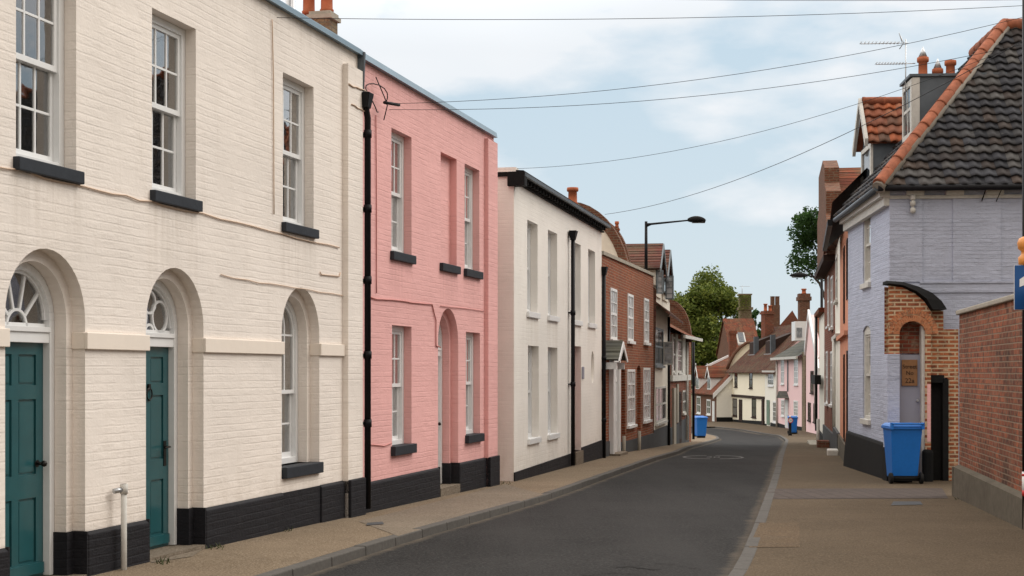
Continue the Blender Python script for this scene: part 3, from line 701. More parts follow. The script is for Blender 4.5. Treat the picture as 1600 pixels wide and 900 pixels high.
for k in (1, 2): c = gx0 + wd * k / 3; g.box(c - .011, c + .011, y + .066, y + .088, lo + .06, hi - .045)
g.box(gx0, gx1, y + .067, y + .087, (lo + hi) / 2 - .011, (lo + hi) / 2 + .011)
g.build('sash', M['white'], w)
MB().prism(archp(xi0 + f, xi1 - f, zm, apx - f, rise=r2), y + .038, y + .041).build('pane', M['glass'], w)
MB().box(gx0, gx1, y + .075, y + .078, lo, hi).build('pane', M['glass'], w)
curtain_mesh(xi0 + f, xi1 - f, zb0 + .07, zs + .3, y + .24).build('curtain', M['curtain'], w, smooth=True)
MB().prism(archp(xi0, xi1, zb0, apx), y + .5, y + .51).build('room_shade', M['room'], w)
MB().box(a + .02, b + .0, -.06, y + .02, zb0 - .13, zb0).build('sill', M['sill'], w, bevel=.01)
# cables clipped to the wall
cb = MB()
def cab(h, pts, r=.008, d=-.012): return [(h.a(x, d), d + random.uniform(-.004, .0), h.z(x, y, d)) for x, y in pts]
def wig(pts, n=5, amp=.012):
    out = []
    for p, q in zip(pts, pts[1:]):
        for k in range(n):
            t = k / n; out.append((p[0] + (q[0] - p[0]) * t, p[1] + (q[1] - p[1]) * t, p[2] + (q[2] - p[2]) * t + random.uniform(-amp, amp)))
    return out + [pts[-1]]
cb.tube(wig(cab(H1, [(-40, 252), (22, 264), (130, 293), (237, 316), (315, 334), (443, 366), (530, 387)])), .008, 5)
cb.tube(wig(cab(H1, [(425, 30), (427, 120), (428, 335)]), amp=0), .007, 5)
cb.tube(wig(cab(H1, [(345, 430), (440, 447), (536, 462)])), .006, 5)
cb.tube(cab(H1, [(500, 425), (502, 429), (530, 432), (532, 426)]), .008, 5)
cb.tube([(x, -.085, z) for x, _, z in wig(cab(H1, [(537, 132), (566, 145)]))], .010, 5)
cb.tube([(x, -.085, z) for x, _, z in wig(cab(H1, [(541, 163), (566, 176)]))], .008, 5)
cb.build('wall_cable', M['cream_cable'], H1.root)
sp_ = MB(); xx = A(192, -.09); zt_ = H1.z(192, 756, -.09); sp_.tube([(xx, -.10, 0), (xx, -.10, zt_)], .026, 12); sp_.tube([(xx, -.10, zt_ - .09), (xx, -.10, zt_)], .034, 12)
stp = sp_.build('standpipe', M['old_white'], H1.root)
MB().tube([(xx - .09, -.05, zt_ - .06), (xx - .02, -.09, zt_ - .05)], .024, 10).build('bracket', M['steel'], stp)

# ================================================================== PINK HOUSE
H2 = House('pink_house', 558.5, sL(558.5), 771.5, sL(771.5), 'salmon pink painted brick house with tall sash windows and arched doorway', 'house')
e = H2.e; A = H2.a; LN = H2.len; TOP = e + 4.08
wall = MB()
u = [(A(611.5), A(643)), (A(726), A(749))]; g_ = [(A(612.6), A(643)), (A(728), A(750))]; bl = (A(688.5), A(713.5)); da = (A(684.5), A(716))
uz0, uz1, gz0, gz1 = e + 1.67, e + 3.39, e - 1.05, e + .645
holes = [(rect(a, b, uz0, uz1), .115) for a, b in u] + [(rect(a, b, gz0, gz1), .115) for a, b in g_] + [(rect(bl[0], bl[1], uz0, uz1), .11), (archp(da[0], da[1], .02, e + .985), .12)]
wall.panel(rect(0, LN, 0, TOP), holes, 0)
wall.box(bl[0], bl[1], .11, .14, uz0, uz1)
two_step_arch(wall, .12, da[0], da[1], .02, e + .985, .10)
shell(wall, LN, 7, TOP)
xp = A(757); wall.box(xp, LN, -.07, 0, 0, e + 3.98)
wall.build('wall', M['pink'], H2.root)
pz = e - 1.47
plinth_run([(0, da[0]), (da[1], xp)], pz, '', H2); MB().box(xp, LN + .02, -.11, 0, 0, pz + .0).build('plinth', M['plinth'], H2.root, bevel=.012); liner(None, da[0], da[1], 0, pz, H2)
cp = MB(); cp.hull8([(.0, -.07, TOP + .001), (LN, -.07, TOP + .001), (LN, .3, TOP + .001), (.0, .3, TOP + .001)], [(.0, -.05, TOP + .09), (LN, -.05, TOP + .09), (LN, .3, TOP + .11), (.0, .3, TOP + .11)])
cp.build('coping', M['coping'], H2.root)
for a, b in u: sash_window(H2, a, b, uz0, uz1, .115, 3, 2, fr=.075, sill=(.05, .06), sill_h=.12)
for a, b in g_: sash_window(H2, a, b, gz0, gz1, .115, 3, 2, fr=.075, sill=(.05, .07), sill_h=.13)
add_stains(M['pink'], [(a - .05, b + .05, uz0 - .1, .9) for a, b in u + [bl]] + [(a - .05, b + .05, gz0 - .1, .6) for a, b in g_] + [(0, LN, TOP, .5), (None, None, pz, .4)], (.48, .24, .22), .32)
MB().box(bl[0] - .05, bl[1] + .05, -.06, .11, uz0 - .12, uz0 + .003).build('sill', M['sill'], H2.root, bevel=.008)
xi0, xi1 = da[0] + .1, da[1] - .1
arch_fan(H2, xi0, xi1, e + .885, e + .885 - (xi1 - xi0) / 2, .235, e - 1.80, e + .24, e + .375, 'spokes')
d = panel_door(H2, xi0 + .07, xi1 - .07, e - 1.80, e + .24, .30, 'white', label='white panelled door deep in its arch')
door_bits(H2, xi0 + .07, xi1 - .07, e - 1.80, e + .24, .30, d, 'knob')
MB().box(da[0] + .02, da[1] - .02, -.04, .45, 0, e - 1.805).build('threshold', M['slab'], d)
x = A(574.5, -.1)
dp = MB(); dp.tube([(x, -.10, e - 1.80), (x, -.10, H2.z(575, 190)), (x - .05, -.10, H2.z(572, 178)), (x - .05, -.10, H2.z(572, 150))], .043, 12)
for yy in (215, 330, 440, 555, 660): zz = H2.z(575, yy); dp.tube([(x, -.10, zz - .05), (x, -.10, zz + .05)], .053, 12); dp.box(x - .12, x + .12, -.05, 0, zz - .02, zz + .02)
pp = dp.build('drainpipe', M['black'], H2.root)
hp = MB(); z1 = H2.z(568, 150); x2 = x - .08
hp.hull8([(x2 - .06, -.15, z1 - .20), (x2 + .07, -.15, z1 - .20), (x2 + .07, -.03, z1 - .20), (x2 - .06, -.03, z1 - .20)], [(x2 - .08, -.185, z1), (x2 + .10, -.185, z1), (x2 + .10, -.02, z1), (x2 - .08, -.02, z1)])
hp.build('hopper', M['black'], pp, bevel=.01)
ld = MB(); ld.hull8([(-.0, -.09, z1 + .0), (.02, -.09, z1 + .0), (.02, .0, z1 + .0), (-.0, .0, z1 + .0)], [(-.0, -.10, TOP + .08), (.05, -.10, TOP + .08), (.05, .02, TOP + .08), (-.0, .02, TOP + .08)])
ld.build('lead_flashing', M['lead'], H2.root, bevel=.02)
cb = MB(); cb.tube(wig(cab(H2, [(580, 466), (620, 470), (675, 476), (681, 500), (681, 540), (688, 543)]), amp=.008), .010, 5)
cb.tube(wig(cab(H2, [(578, 695), (600, 697), (612, 692)]), amp=.005), .008, 5)
cb.tube(wig(cab(H2, [(587, 180), (588, 320), (588, 458)]), amp=0), .008, 5)
cb.tube(wig(cab(H2, [(688, 478), (757, 486)]), amp=.005), .006, 5)
cb.build('wall_cable', M['pink_cable'], H2.root)
lo = MB(); X0 = A(590); Z0 = H2.z(590, 160)
lo.tube([(X0 - .4 + .35 * math.cos(t) * 1.0 + .1, -.10 - .05 * math.sin(t * 2), Z0 + .0 + .18 * math.sin(t)) for t in [k * PI / 9 for k in range(16)]], .008, 5)
lo.tube([(X0 - .2, -.05, Z0 + .3), (X0 - .05, -.12, Z0 + .05), (X0 + .0, -.14, Z0 - .05), (X0 - .03, -.1, Z0 - .25)], .008, 5)
lo.tube([(X0 - .12, -.14, Z0 - .03), (X0 + .25, -.22, Z0)], .022, 8)
lo.build('cable_loop', M['cable'], H2.root)
# rear chimney of the pink house
def chimney(h, pxL, pxR, pyT, s, dep, mat, nm='chimney', pots=(), capmat=None, zlow=None, label=None, cap=.06, potmat='terracotta', pot_h=.5, pot_r=.13, capz=.14):
    y = F / s; c = wpt((pxL + pxR) / 2, pyT, y); l = h.loc(c); w = (pxR - pxL) / s; w = dep = w / (abs(h.nin.x) + abs(h.u.x))
    zl = zlow if zlow is not None else l.z - 2
    mb = MB(); mb.box(l.x - dep / 2, l.x + dep / 2, l.y - w / 2, l.y + w / 2, zl, l.z - capz)
    ch = mb.build(nm, M[mat], h.root)
    if label: ch['label'] = label
    if capz: MB().box(l.x - dep / 2 - cap, l.x + dep / 2 + cap, l.y - w / 2 - cap, l.y + w / 2 + cap, l.z - capz, l.z - capz * .45).box(l.x - dep / 2 - cap * .3, l.x + dep / 2 + cap * .3, l.y - w / 2 - cap * .3, l.y + w / 2 + cap * .3, l.z - capz * .45, l.z).build('chimney_cap', M[capmat or mat], ch)
    for (px_, hh) in pots:
        q = h.loc(wpt(px_, pyT, y)); pot(l.x + (random.uniform(-.03, .03)), q.y, l.z, hh or pot_h, pot_r).build('chimney_pot', M[potmat], ch)
    return ch, l, w
c_, l_, w_ = chimney(H2, 486, 526, 21, 84, .62, 'stock', pots=((480 + 0, .52), (512, .52)), zlow=TOP, capmat='stone', cap=.05)

# ================================================================== WHITE HOUSE
H3 = House('white_house', 803, 86, 940, 63.2, 'off-white painted brick house with black dentil eaves and red door', 'house')
e = H3.e; A = H3.a; LN = H3.len; TOP = e + 3.44
uw = [(A(823.8), A(840)), (A(856.2), A(870.6)), (A(893.5), A(907.3)), (A(919), A(929.8))]; gw = [(A(825), A(841.8)), (A(856), A(871))]; dr = (A(897.9), A(908))
dr = (dr[1] - .85, dr[1])
uz0, uz1, gz0, gz1 = e + 1.13, e + 2.87, e - 1.29, e + .49
wall = MB(); ov = [(A(926) + .22 * math.cos(k * PI / 12), e + .10 + .38 * math.sin(k * PI / 12)) for k in range(24)]
holes = [(rect(a, b, uz0, uz1), .14) for a, b in uw] + [(rect(a, b, gz0, gz1), .14) for a, b in gw] + [(rect(dr[0], dr[1], e - 1.80, e + .56), .22), (ov, .07)]
wall.panel(rect(0, LN, 0, TOP), holes, 0); wall.prism(ov, .07, .09)
shell(wall, LN, 6, TOP); wall.build('wall', M['white_wall'], H3.root)
# party wall stub at the near end
MB().box(-.001, .12, -.001, 1.2, TOP - .05, e + 3.62).box(-.06, .16, -.05, 1.25, e + 3.62, e + 3.70).build('party_wall', M['white_wall'], H3.root)
for a, b in uw: sash_window(H3, a, b, uz0, uz1, .14, 3, 2, fr=.08, sill=(.05, .05), sillmat='white', curt='full')
for a, b in gw: sash_window(H3, a, b, gz0, gz1, .14, 3, 2, fr=.08, sill=(.05, .05), sillmat='white', curt='full')
add_stains(M['white_wall'], [(a - .05, b + .05, uz0 - .1, .8) for a, b in uw] + [(a - .05, b + .05, gz0 - .1, .7) for a, b in gw] + [(None, None, e - 1.85, .5)], (.46, .39, .30), .4)
d = panel_door(H3, dr[0], dr[1], e - 1.80, e + .45, .16, 'red_paint'); MB().box(dr[0], dr[1], .15, .22, e + .45, e + .56).build('transom', M['red_paint'], d)
MB().box(dr[0] - .03, dr[1] + .03, -.05, .22, 0, e - 1.80).build('threshold', M['slab'], d)
pl = MB()
def run_sl(pl, h, a, b, ta, tb, proud=.025): pl.hull8([(a, -proud, 0), (b, -proud, 0), (b, 0, 0), (a, 0, 0)], [(a, -proud, ta), (b, -proud, tb), (b, 0, tb), (a, 0, ta)])
run_sl(pl, H3, -.02, dr[0], H3.g(0) + .16, e - 1.80); run_sl(pl, H3, dr[1], LN, e - 1.74, e - 1.70)
pl.build('plinth', M['plinth'], H3.root)
ev = MB(); ev.box(-.05, LN + .1, -.17, .3, TOP + .10, TOP + .16)
for k in range(34): x = k * (LN) / 34; ev.box(x, x + .11, -.13, 0, TOP + .02, TOP + .10)
ev.box(-.05, LN + .1, -.05, 0, TOP - .01, TOP + .02)
ev.build('dentil_eaves', M['black_matt'], H3.root)
gt = MB(); gt.box(-.05, LN + .12, -.22, -.17, TOP + .10, TOP + .16); gt.build('gutter', M['lead'], H3.root)
MB().box(-.10, .12, -.22, .1, TOP - .08, TOP + .17).build('eaves_box', M['black_matt'], H3.root)
MB().hull8([(-.05, -.20, TOP + .161), (LN + .1, -.20, TOP + .161), (LN + .1, 6, TOP + .161), (-.05, 6, TOP + .161)], [(-.05, -.19, TOP + .20), (LN + .1, -.19, TOP + .20), (LN + .1, 3, TOP + .42), (-.05, 3, TOP + .42)]).build('roof', M['black_matt'], H3.root)
x = A(894.5, -.08); down_pipe(H3, x, H3.g(x) + .02, H3.z(894.5, 378), -.09, .045, joints=(H3.z(895, 490), H3.z(895, 600)), hopper=True)
MB().box(A(911, -.01) - .12, A(911, -.01) + .12, -.02, 0, H3.z(912, 592), H3.z(912, 573)).build('wall_plaque', M['gray_door'], H3.root, bevel=.01)
c_, l_, w_ = chimney(H3, 884, 906, 320, 63, .35, 'stone', pots=((895, .42),), capz=.3, cap=.04, zlow=TOP)
# the side face that joins the pink house: the white house stands a little forward

# ================================================================== BRICK HOUSE
H4 = House('brick_house', 940.5, 62.6, 1021, 48.4, 'orange red brick house with slate door canopy and curved gables behind', 'house')
e = H4.e; A = H4.a; LN = H4.len
tL, tR = H4.z(941, 398), H4.z(1021, 432); TOP = min(tL, tR)
wall = MB()
uw = [(952.9, 451, 962.9, 530.6), (980, 460, 988.6, 533), (1005.8, 466.7, 1012.9, 535.5)]
gw = [(979.4, 577, 991, 664), (1004.8, 574.6, 1014.9, 656.5)]
wall.panel([(0, 0), (LN, 0), (LN, tR), (0, tL)], [(archp(A(970.8), A(976.9), e - 2.0, H4.z(974, 572), rise=.16), .1), (archp(A(995.2), A(1000.9), e - 2.2, H4.z(998, 571), rise=.16), .1)], 0)
wall.box(A(970), A(977.5), .1, .12, e - 2.05, H4.z(974, 570)); wall.box(A(994.5), A(1001.5), .1, .12, e - 2.25, H4.z(998, 570))
wall.face([(0, 0, 0), (0, .35, 0), (0, .35, tL), (0, 0, tL)]); wall.face([(LN, 0, 0), (LN, .35, 0), (LN, .35, tR), (LN, 0, tR)]); wall.face([(0, .35, 0), (LN, .35, 0), (LN, .35, tR), (0, .35, tL)])
wall.face([(0, .35, TOP - .4), (LN, .35, TOP - .4), (LN, 6, TOP - .4), (0, 6, TOP - .4)]); wall.face([(0, 6, 0), (LN, 6, 0), (LN, 6, TOP - .4), (0, 6, TOP - .4)])
wall.build('wall', M['brick'], H4.root)
MB().hull8([(-.0, -.05, tL), (LN, -.05, tR), (LN, .4, tR), (0, .4, tL)], [(0, -.05, tL + .09), (LN, -.05, tR + .09), (LN, .4, tR + .11), (0, .4, tL + .11)]).build('coping', M['stone'], H4.root)
def flat_window(h, x0, y0, x1, y1, mat='white', pane='dark_glass', cols=2, rows=4, proud=.03, sill=True, fw=.07, name='window', hh=None, minw=None, near=False, barw=.025, label=None):
    """sash set nearly flush with the wall; photo pixels of its outline"""
    a, b = h.a(x0), h.a(x1)
    if minw and b - a < minw: m_ = (a + b) / 2; a, b = m_ - minw / 2, m_ + minw / 2
    m_ = (x0 + x1) / 2; zt, zb_ = h.z(m_, y0), h.z(m_, y1)
    q = MB(); q.box(a, a + fw, -proud, .05, zb_, zt).box(b - fw, b, -proud, .05, zb_, zt).box(a + fw, b - fw, -proud, .05, zt - fw, zt).box(a + fw, b - fw, -proud, .05, zb_, zb_ + fw)
    zm = (zb_ + zt) / 2; q.box(a + fw, b - fw, -proud + .004, -.002, zm - .03, zm + .03)
    for k in range(1, cols): c = a + fw + (b - a - 2 * fw) * k / cols; q.box(c - barw / 2, c + barw / 2, -proud + .008, -.003, zb_ + fw, zt - fw)
    for k in range(1, rows):
        if rows % 2 == 0 and k == rows // 2: continue
        c = zb_ + fw + (zt - zb_ - 2 * fw) * k / rows; q.box(a + fw, b - fw, -proud + .006, -.004, c - barw / 2, c + barw / 2)
    w = q.build(name, M[mat], h.root)
    if label: w['label'] = label
    MB().box(a + fw, b - fw, -.0045, -.003, zb_ + fw, zt - fw).build('pane', M[pane], w)
    if sill: MB().box(a - .05, b + .05, -.09, -.001, zb_ - .08, zb_).build('sill', M[mat], w)
    return w, a, b, zb_, zt
for w in uw: flat_window(H4, *w, cols=3, rows=4, pane='pale_glass')
for w in gw: flat_window(H4, *w, cols=3, rows=4, pane='pale_glass')
# door case and slate canopy
b = A(970, -.12); a = b - 1.3; zt, zb_ = H4.z(961, 566), e - 2.13
dc = MB(); dc.box(a, a + .22, -.12, .02, zb_, zt).box(b - .22, b, -.12, .02, zb_, zt).prism(archp(a + .0, b - .0, zt, zt + .32, rise=.3), -.12, .02); dc.box(a - .03, a + .25, -.15, 0, zt - .12, zt - .04).box(b - .25, b + .03, -.15, 0, zt - .12, zt - .04)
dcs = dc.build('door_case', M['white'], H4.root)
panel_door(H4, a + .22, b - .22, zb_, zt, -.06, 'white')
MB().box(a - .05, b + .05, -.3, 0, 0, zb_).build('threshold', M['slab'], H4.root)
za, zr = H4.z(955, 562), H4.z(962, 534); hw = .80; m_ = H4.a(980, -.45) - hw
cn = MB(); cn.prism([(m_ - hw, za), (m_, zr), (m_ + hw, za), (m_ + hw - .08, za - .03), (m_, zr - .12), (m_ - hw + .08, za - .03)], -.45, 0)
can = cn.build('door_canopy', M['tile_slate'], H4.root)
MB().prism([(m_ - hw, za - .04), (m_, zr - .03), (m_ + hw, za - .04), (m_ + hw - .14, za - .08), (m_, zr - .2), (m_ - hw + .14, za - .08)], -.48, -.452).build('bargeboard', M['white'], can)
for q_ in (m_ - hw + .15, m_ + hw - .15): MB().box(q_ - .05, q_ + .05, -.4, 0, za - .25, za - .08).build('bracket', M['white'], can)
pl = MB(); run_sl(pl, H4, 0, a, e - 1.75, e - 1.80); run_sl(pl, H4, b, A(995), e - 1.92, e - 1.97); run_sl(pl, H4, A(1001), LN, e - 1.97, e - 2.0); pl.build('plinth', M['gray_paint'], H4.root)
x = A(943, -.08); down_pipe(H4, x, H4.g(x), H4.z(943, 432), -.09, .05, joints=(H4.z(943, 560), H4.z(943, 655)), hopper=True)
bo = MB()
for px_ in (976.5, 1000.5):
    bo = MB(); xx = A(px_, -.15); bo.tube([(xx, -.12, 0), (xx, -.12, e - 1.75)], .05, 8); bo.build('guard_post', M['stone'], H4.root)
# curved gable walls that rise behind the parapet
def curved_gable(h, name, cx, cy, ra, rb, s, mat, edge, a0=-5, a1=180, t=.25, label=None, edge_w=.26):
    y = F / s; c = h.loc(wpt(cx, cy, y)); rx, rz = ra / s, rb / s; n = 22
    arc = [(math.cos(R(a0 + (a1 - a0) * k / n)), math.sin(R(a0 + (a1 - a0) * k / n))) for k in range(n + 1)]
    mb = MB()
    def P(q, x, sc_): return (x, c.y - q[0] * (rx * sc_), c.z + q[1] * rz * sc_)
    f1 = [P(q, c.x, .88) for q in arc]; f2 = [P(q, c.x + t, .88) for q in arc]
    zlo = min(c.z - .2, TOP - .38)
    f1 = [(c.x, f1[0][1], zlo)] + f1 + [(c.x, f1[-1][1], zlo)]; f2 = [(c.x + t, f2[0][1], zlo)] + f2 + [(c.x + t, f2[-1][1], zlo)]
    mb.face(f1); mb.face(list(reversed(f2)))
    g = mb.build(name, M[mat], h.root)
    if label: g['label'] = label
    eb = MB()
    for k in range(n):
        p, q = arc[k], arc[k + 1]
        eb.hull8([P(p, c.x - .04, .88), P(q, c.x - .04, .88), P(q, c.x + t + .04, .88), P(p, c.x + t + .04, .88)], [P(p, c.x - .04, 1), P(q, c.x - .04, 1), P(q, c.x + t + .04, 1), P(p, c.x + t + .04, 1)])
    eb.build('brick_edging', M[edge], g)
    return g, c
curved_gable(H4, 'gable', 890, 458, 97, 143, 54, 'tudor_cream', 'brick_dark', label='cream curved gable edged with brick')
curved_gable(H4, 'gable', 935, 440, 52, 98, 50, 'brick_dark', 'brick_dark', label='brown brick curved gable')
chimney(H4, 959, 968, 356, 50, .3, 'brick', pots=((964, .2),), pot_h=.2, pot_r=.06, capz=.08, cap=.02, zlow=TOP)

# ================================================================== TIMBERED HOUSE with dormers
H5 = House('timbered_house', 1021, 48.2, 1046.5, 42.3, 'narrow cream roughcast house with open grey casements and two dormers', 'house')
e = H5.e; A = H5.a; LN = H5.len; TOP = H5.z(1030, 455)
wall = MB(); wall.panel(rect(0, LN, 0, TOP), [], 0); shell(wall, LN, 5, TOP); wall.build('wall', M['tudor_cream'], H5.root)
pl = MB(); run_sl(pl, H5, 0, LN, H5.z(1022, 672), H5.z(1044, 664)); pl.build('plinth', M['gray_paint'], H5.root)
flat_window(H5, 1023, 513, 1035.5, 571, mat='gray_frame', cols=2, rows=1); flat_window(H5, 1024, 604, 1039.5, 659, mat='old_white', cols=3, rows=1)
# roof slope with tiles
z0, z1 = TOP, TOP + 1.9
MB().face([(-.02, -.1, z0 + .05), (LN + .1, -.1, z0 - .1), (LN + .1, 3, z1), (-.02, 3, z1)]).face([(-.02, -.1, z0 - .05), (-.02, 3, z1 - .1), (-.02, 3, 0), (-.02, 0, 0)]).face([(-.02, 3, z1), (LN, 3, z1), (LN, 6, z0), (-.02, 6, z0)]).build('roof', M['tile_plum'], H5.root)
zq0, zq1 = H5.z(1030, 496), H5.z(1030, 478); MB().hull8([(.3, -.5, zq0), (LN, -.5, zq0 - .1), (LN, 0, zq1 - .1), (.3, 0, zq1)], [(.3, -.5, zq0 + .09), (LN, -.5, zq0 - .01), (LN, 0, zq1), (.3, 0, zq1 + .1)]).build('pentice_roof', M['tile_plum'], H5.root)
def dormer(h, x0, x1, zb_, ze, zr, y0, y1, wallm='tudor_cream', roofm='tile_plum', barge='old_white', nm='dormer', win=True, winmat='gray_frame', side=None, fin=False, ov=.12):
    mb = MB(); m_ = (x0 + x1) / 2
    mb.hull8([(x0, y0, zb_), (x1, y0, zb_), (x1, y1, zb_), (x0, y1, zb_)], [(x0, y0, ze), (x1, y0, ze), (x1, y1, ze), (x0, y1, ze)]); mb.prism([(x0, ze), (x1, ze), (m_, zr)], y0, y1)
    d = mb.build(nm, M[wallm], h.root)
    r_ = MB(); o = ov; k = (zr - ze) / (m_ - x0)
    r_.prism([(x0 - o, ze - o * k), (m_, zr), (m_, zr + .09), (x0 - o - .02, ze - o * k + .06)], y0 - .15, y1).prism([(m_, zr), (x1 + o, ze - o * k), (x1 + o + .02, ze - o * k + .06), (m_, zr + .09)], y0 - .15, y1)
    r_.build('dormer_roof', M[roofm], d)
    b_ = MB(); b_.prism([(x0 - o, ze - o * k - .1), (m_, zr - .1), (m_, zr + .08), (x0 - o, ze - o * k + .06)], y0 - .19, y0 - .151).prism([(m_, zr - .1), (x1 + o, ze - o * k - .1), (x1 + o, ze - o * k + .06), (m_, zr + .08)], y0 - .19, y0 - .151)
    if fin: b_.tube([(m_, y0 - .17, zr), (m_, y0 - .17, zr + .35)], .03, 6)
    b_.build('bargeboard', M[barge], d)
    if win:
        f = .06; q = MB(); a, b, lo, hi = x0 + .08, x1 - .08, zb_ + .25, ze - .05
        q.box(a, a + f, y0 - .03, y0 - .001, lo, hi).box(b - f, b, y0 - .03, y0 - .001, lo, hi).box(a + f, b - f, y0 - .03, y0 - .001, hi - f, hi).box(a + f, b - f, y0 - .03, y0 - .001, lo, lo + f).box(m_ - .02, m_ + .02, y0 - .028, y0 - .001, lo + f, hi - f)
        w = q.build('dormer_window', M[winmat], d); MB().box(a + f, b - f, y0 - .012, y0 - .008, lo + f, hi - f).build('pane', M['dark_glass'], w)
    return d
for (pa, pb, eave, peak, bot) in ((1022, 1031, 418, 380, 462), (1034, 1042, 430, 390, 468)):
    a, b = A(pa), A(pb); zr = H5.z(pa, peak); ze = H5.z(pa, eave); zb_ = H5.z(pa, bot)
    dormer(H5, a, b, zb_, ze, zr, -.05, 2.6, barge='gray_frame')
def open_casement(h, a, zlo, zhi, w, y=-.03, ang=75, mat='gray_frame', rows=4, side=1):
    mb = MB(); f = .05; t = R(ang)
    def T(u, z, o=0): return (a + side * u * math.cos(t), y - u * math.sin(t) + o, z)
    def bx(u0, u1, z0, z1):
        c, s_ = math.cos(t), math.sin(t); n = Vector((side * s_, c, 0)) * .018
        bot = [Vector(T(u0, z0)) - n, Vector(T(u1, z0)) - n, Vector(T(u1, z0)) + n, Vector(T(u0, z0)) + n]; top = [p + Vector((0, 0, z1 - z0)) for p in bot]; mb.hull8(bot, top)
    bx(0, f, zlo, zhi); bx(w - f, w, zlo, zhi); bx(f, w - f, zlo, zlo + f); bx(f, w - f, zhi - f, zhi)
    for k in range(1, rows): z = zlo + (zhi - zlo) * k / rows; bx(f, w - f, z - .01, z + .01)
    c = mb.build('open_casement', M[mat], h.root)
    g = MB(); g.face([T(f, zlo + f), T(w - f, zlo + f), T(w - f, zhi - f), T(f, zhi - f)]); g.build('pane', M['pale_glass'], c)
open_casement(H5, A(1022), H5.z(1022, 459), H5.z(1022, 422), .24, ang=60, y=-.08)
open_casement(H5, A(1036), H5.z(1036, 468), H5.z(1036, 431), .30, ang=100, y=-.08); open_casement(H5, A(1035), H5.z(1035, 570), H5.z(1035, 534), .36, ang=100, mat='old_white')
x = A(1045.5, -.1); down_pipe(H5, x, H5.g(x), H5.z(1045, 497), -.09, .05)

# ================================================================== BROWN TIMBER FRONTED HOUSE
H6 = House('brown_brick_house', 1047, 42.2, 1076, 37.6, 'brown brick house with white posts and a dark curved gable end', 'house')
e = H6.e; A = H6.a; LN = H6.len; TOP = H6.z(1060, 522)
wall = MB(); wall.panel(rect(0, LN, 0, TOP), [], 0); shell(wall, LN, 6, TOP); wall.build('wall', M['brick_tudor'], H6.root)
pl = MB(); run_sl(pl, H6, 0, LN, H6.z(1050, 668), H6.z(1074, 650)); pl.build('plinth', M['gray_paint'], H6.root)
for (p0, p1) in ((1048.5, 1050), (1054.5, 1057.5), (1064.5, 1070)):
    MB().box(A(p0), A(p1), -.05, -.001, H6.z(p0, 586), H6.z(p0, 522)).build('white_post', M['old_white'], H6.root)
MB().box(0, LN, -.10, -.002, H6.z(1060, 595), H6.z(1060, 586)).build('fascia', M['old_white'], H6.root)
flat_window(H6, 1058, 530, 1064, 582, mat='old_white', cols=2, rows=3); flat_window(H6, 1050.5, 526, 1054.3, 582, mat='old_white', cols=1, rows=2)
flat_window(H6, 1066, 610, 1070.5, 645, mat='old_white', cols=2, rows=2); 
MB().box(A(1050), A(1053.5), -.08, -.001, .0, H6.z(1052, 606)).build('pilaster', M['stone'], H6.root); MB().box(A(1056), A(1058.5), -.06, -.001, H6.z(1057, 660), H6.z(1057, 600)).build('pilaster', M['stone'], H6.root)
panel_door(H6, A(1060.5), A(1064), H6.g(3), H6.z(1062, 612), -.03, 'timber')
z0 = TOP; z1 = H6.z(1050, 480)
MB().face([(-.05, -.5, z0 - .05), (LN + .05, -.5, z0 - .15), (LN + .05, 1.6, z1 + .1), (-.05, 1.6, z1 + .1)]).face([(-.05, 1.6, z1 + .1), (LN, 1.6, z1 + .1), (LN, 6, z0), (-.05, 6, z0)]).build('roof', M['tile_red'], H6.root)
MB().box(-.05, LN + .08, -.58, -.5, z0 - .22, z0 - .1).build('gutter', M['old_white'], H6.root)
curved_gable.__globals__['TOP'] = TOP
curved_gable(H6, 'gable', 1045, 530, 35, 62, 38.5, 'brick_dark', 'brick_dark', label='dark curved gable end')
MB().box(LN, LN + .85, -.02, 5, 0, H6.z(1078, 530)).build('end_pier', M['brick'], H6.root)
for px_, m_ in ((1073.5, 'old_white'), (1083.5, 'black')): x = A(px_, -.1); down_pipe(H6, x, H6.g(x) + .1, H6.z(px_, 535), -.1, .055, mat=m_)
# ================================================================== GRAY CORNER HOUSE (right)
G = House('gray_house', 1325, 71, 1389.5, 84, 'lilac grey painted brick corner house with black pantiled roof and orange ridge tiles', 'house')
e = G.e; A = G.a; LN = G.len; EV = e + 3.36; DEP = 9.0
wall = MB()
uwin = (1349.5, 1358.8); w0, w1 = A(uwin[0]), A(uwin[1]) ; mid = (w0 + w1) / 2; w0, w1 = mid - .45, mid + .45
uz0, uz1 = G.z(1353, 443), G.z(1353, 322); lz0, lz1 = G.z(1354, 655), G.z(1354, 509)
wall.panel(rect(0, LN, 0, EV), [(rect(w0, w1, uz0, uz1), .05), (archp(w0, w1, lz0, lz1, rise=.14), .05)], 0)
shell(wall, LN, DEP, EV, top=False); wall.face([(0, 0, EV - .01), (LN, 0, EV - .01), (LN, DEP, EV - .01), (0, DEP, EV - .01)])
wz = lambda py: e + (HY - py) / 84.3
wx = lambda px: (px - 1389.5) / 84.3      # metres along the side wall (local y)
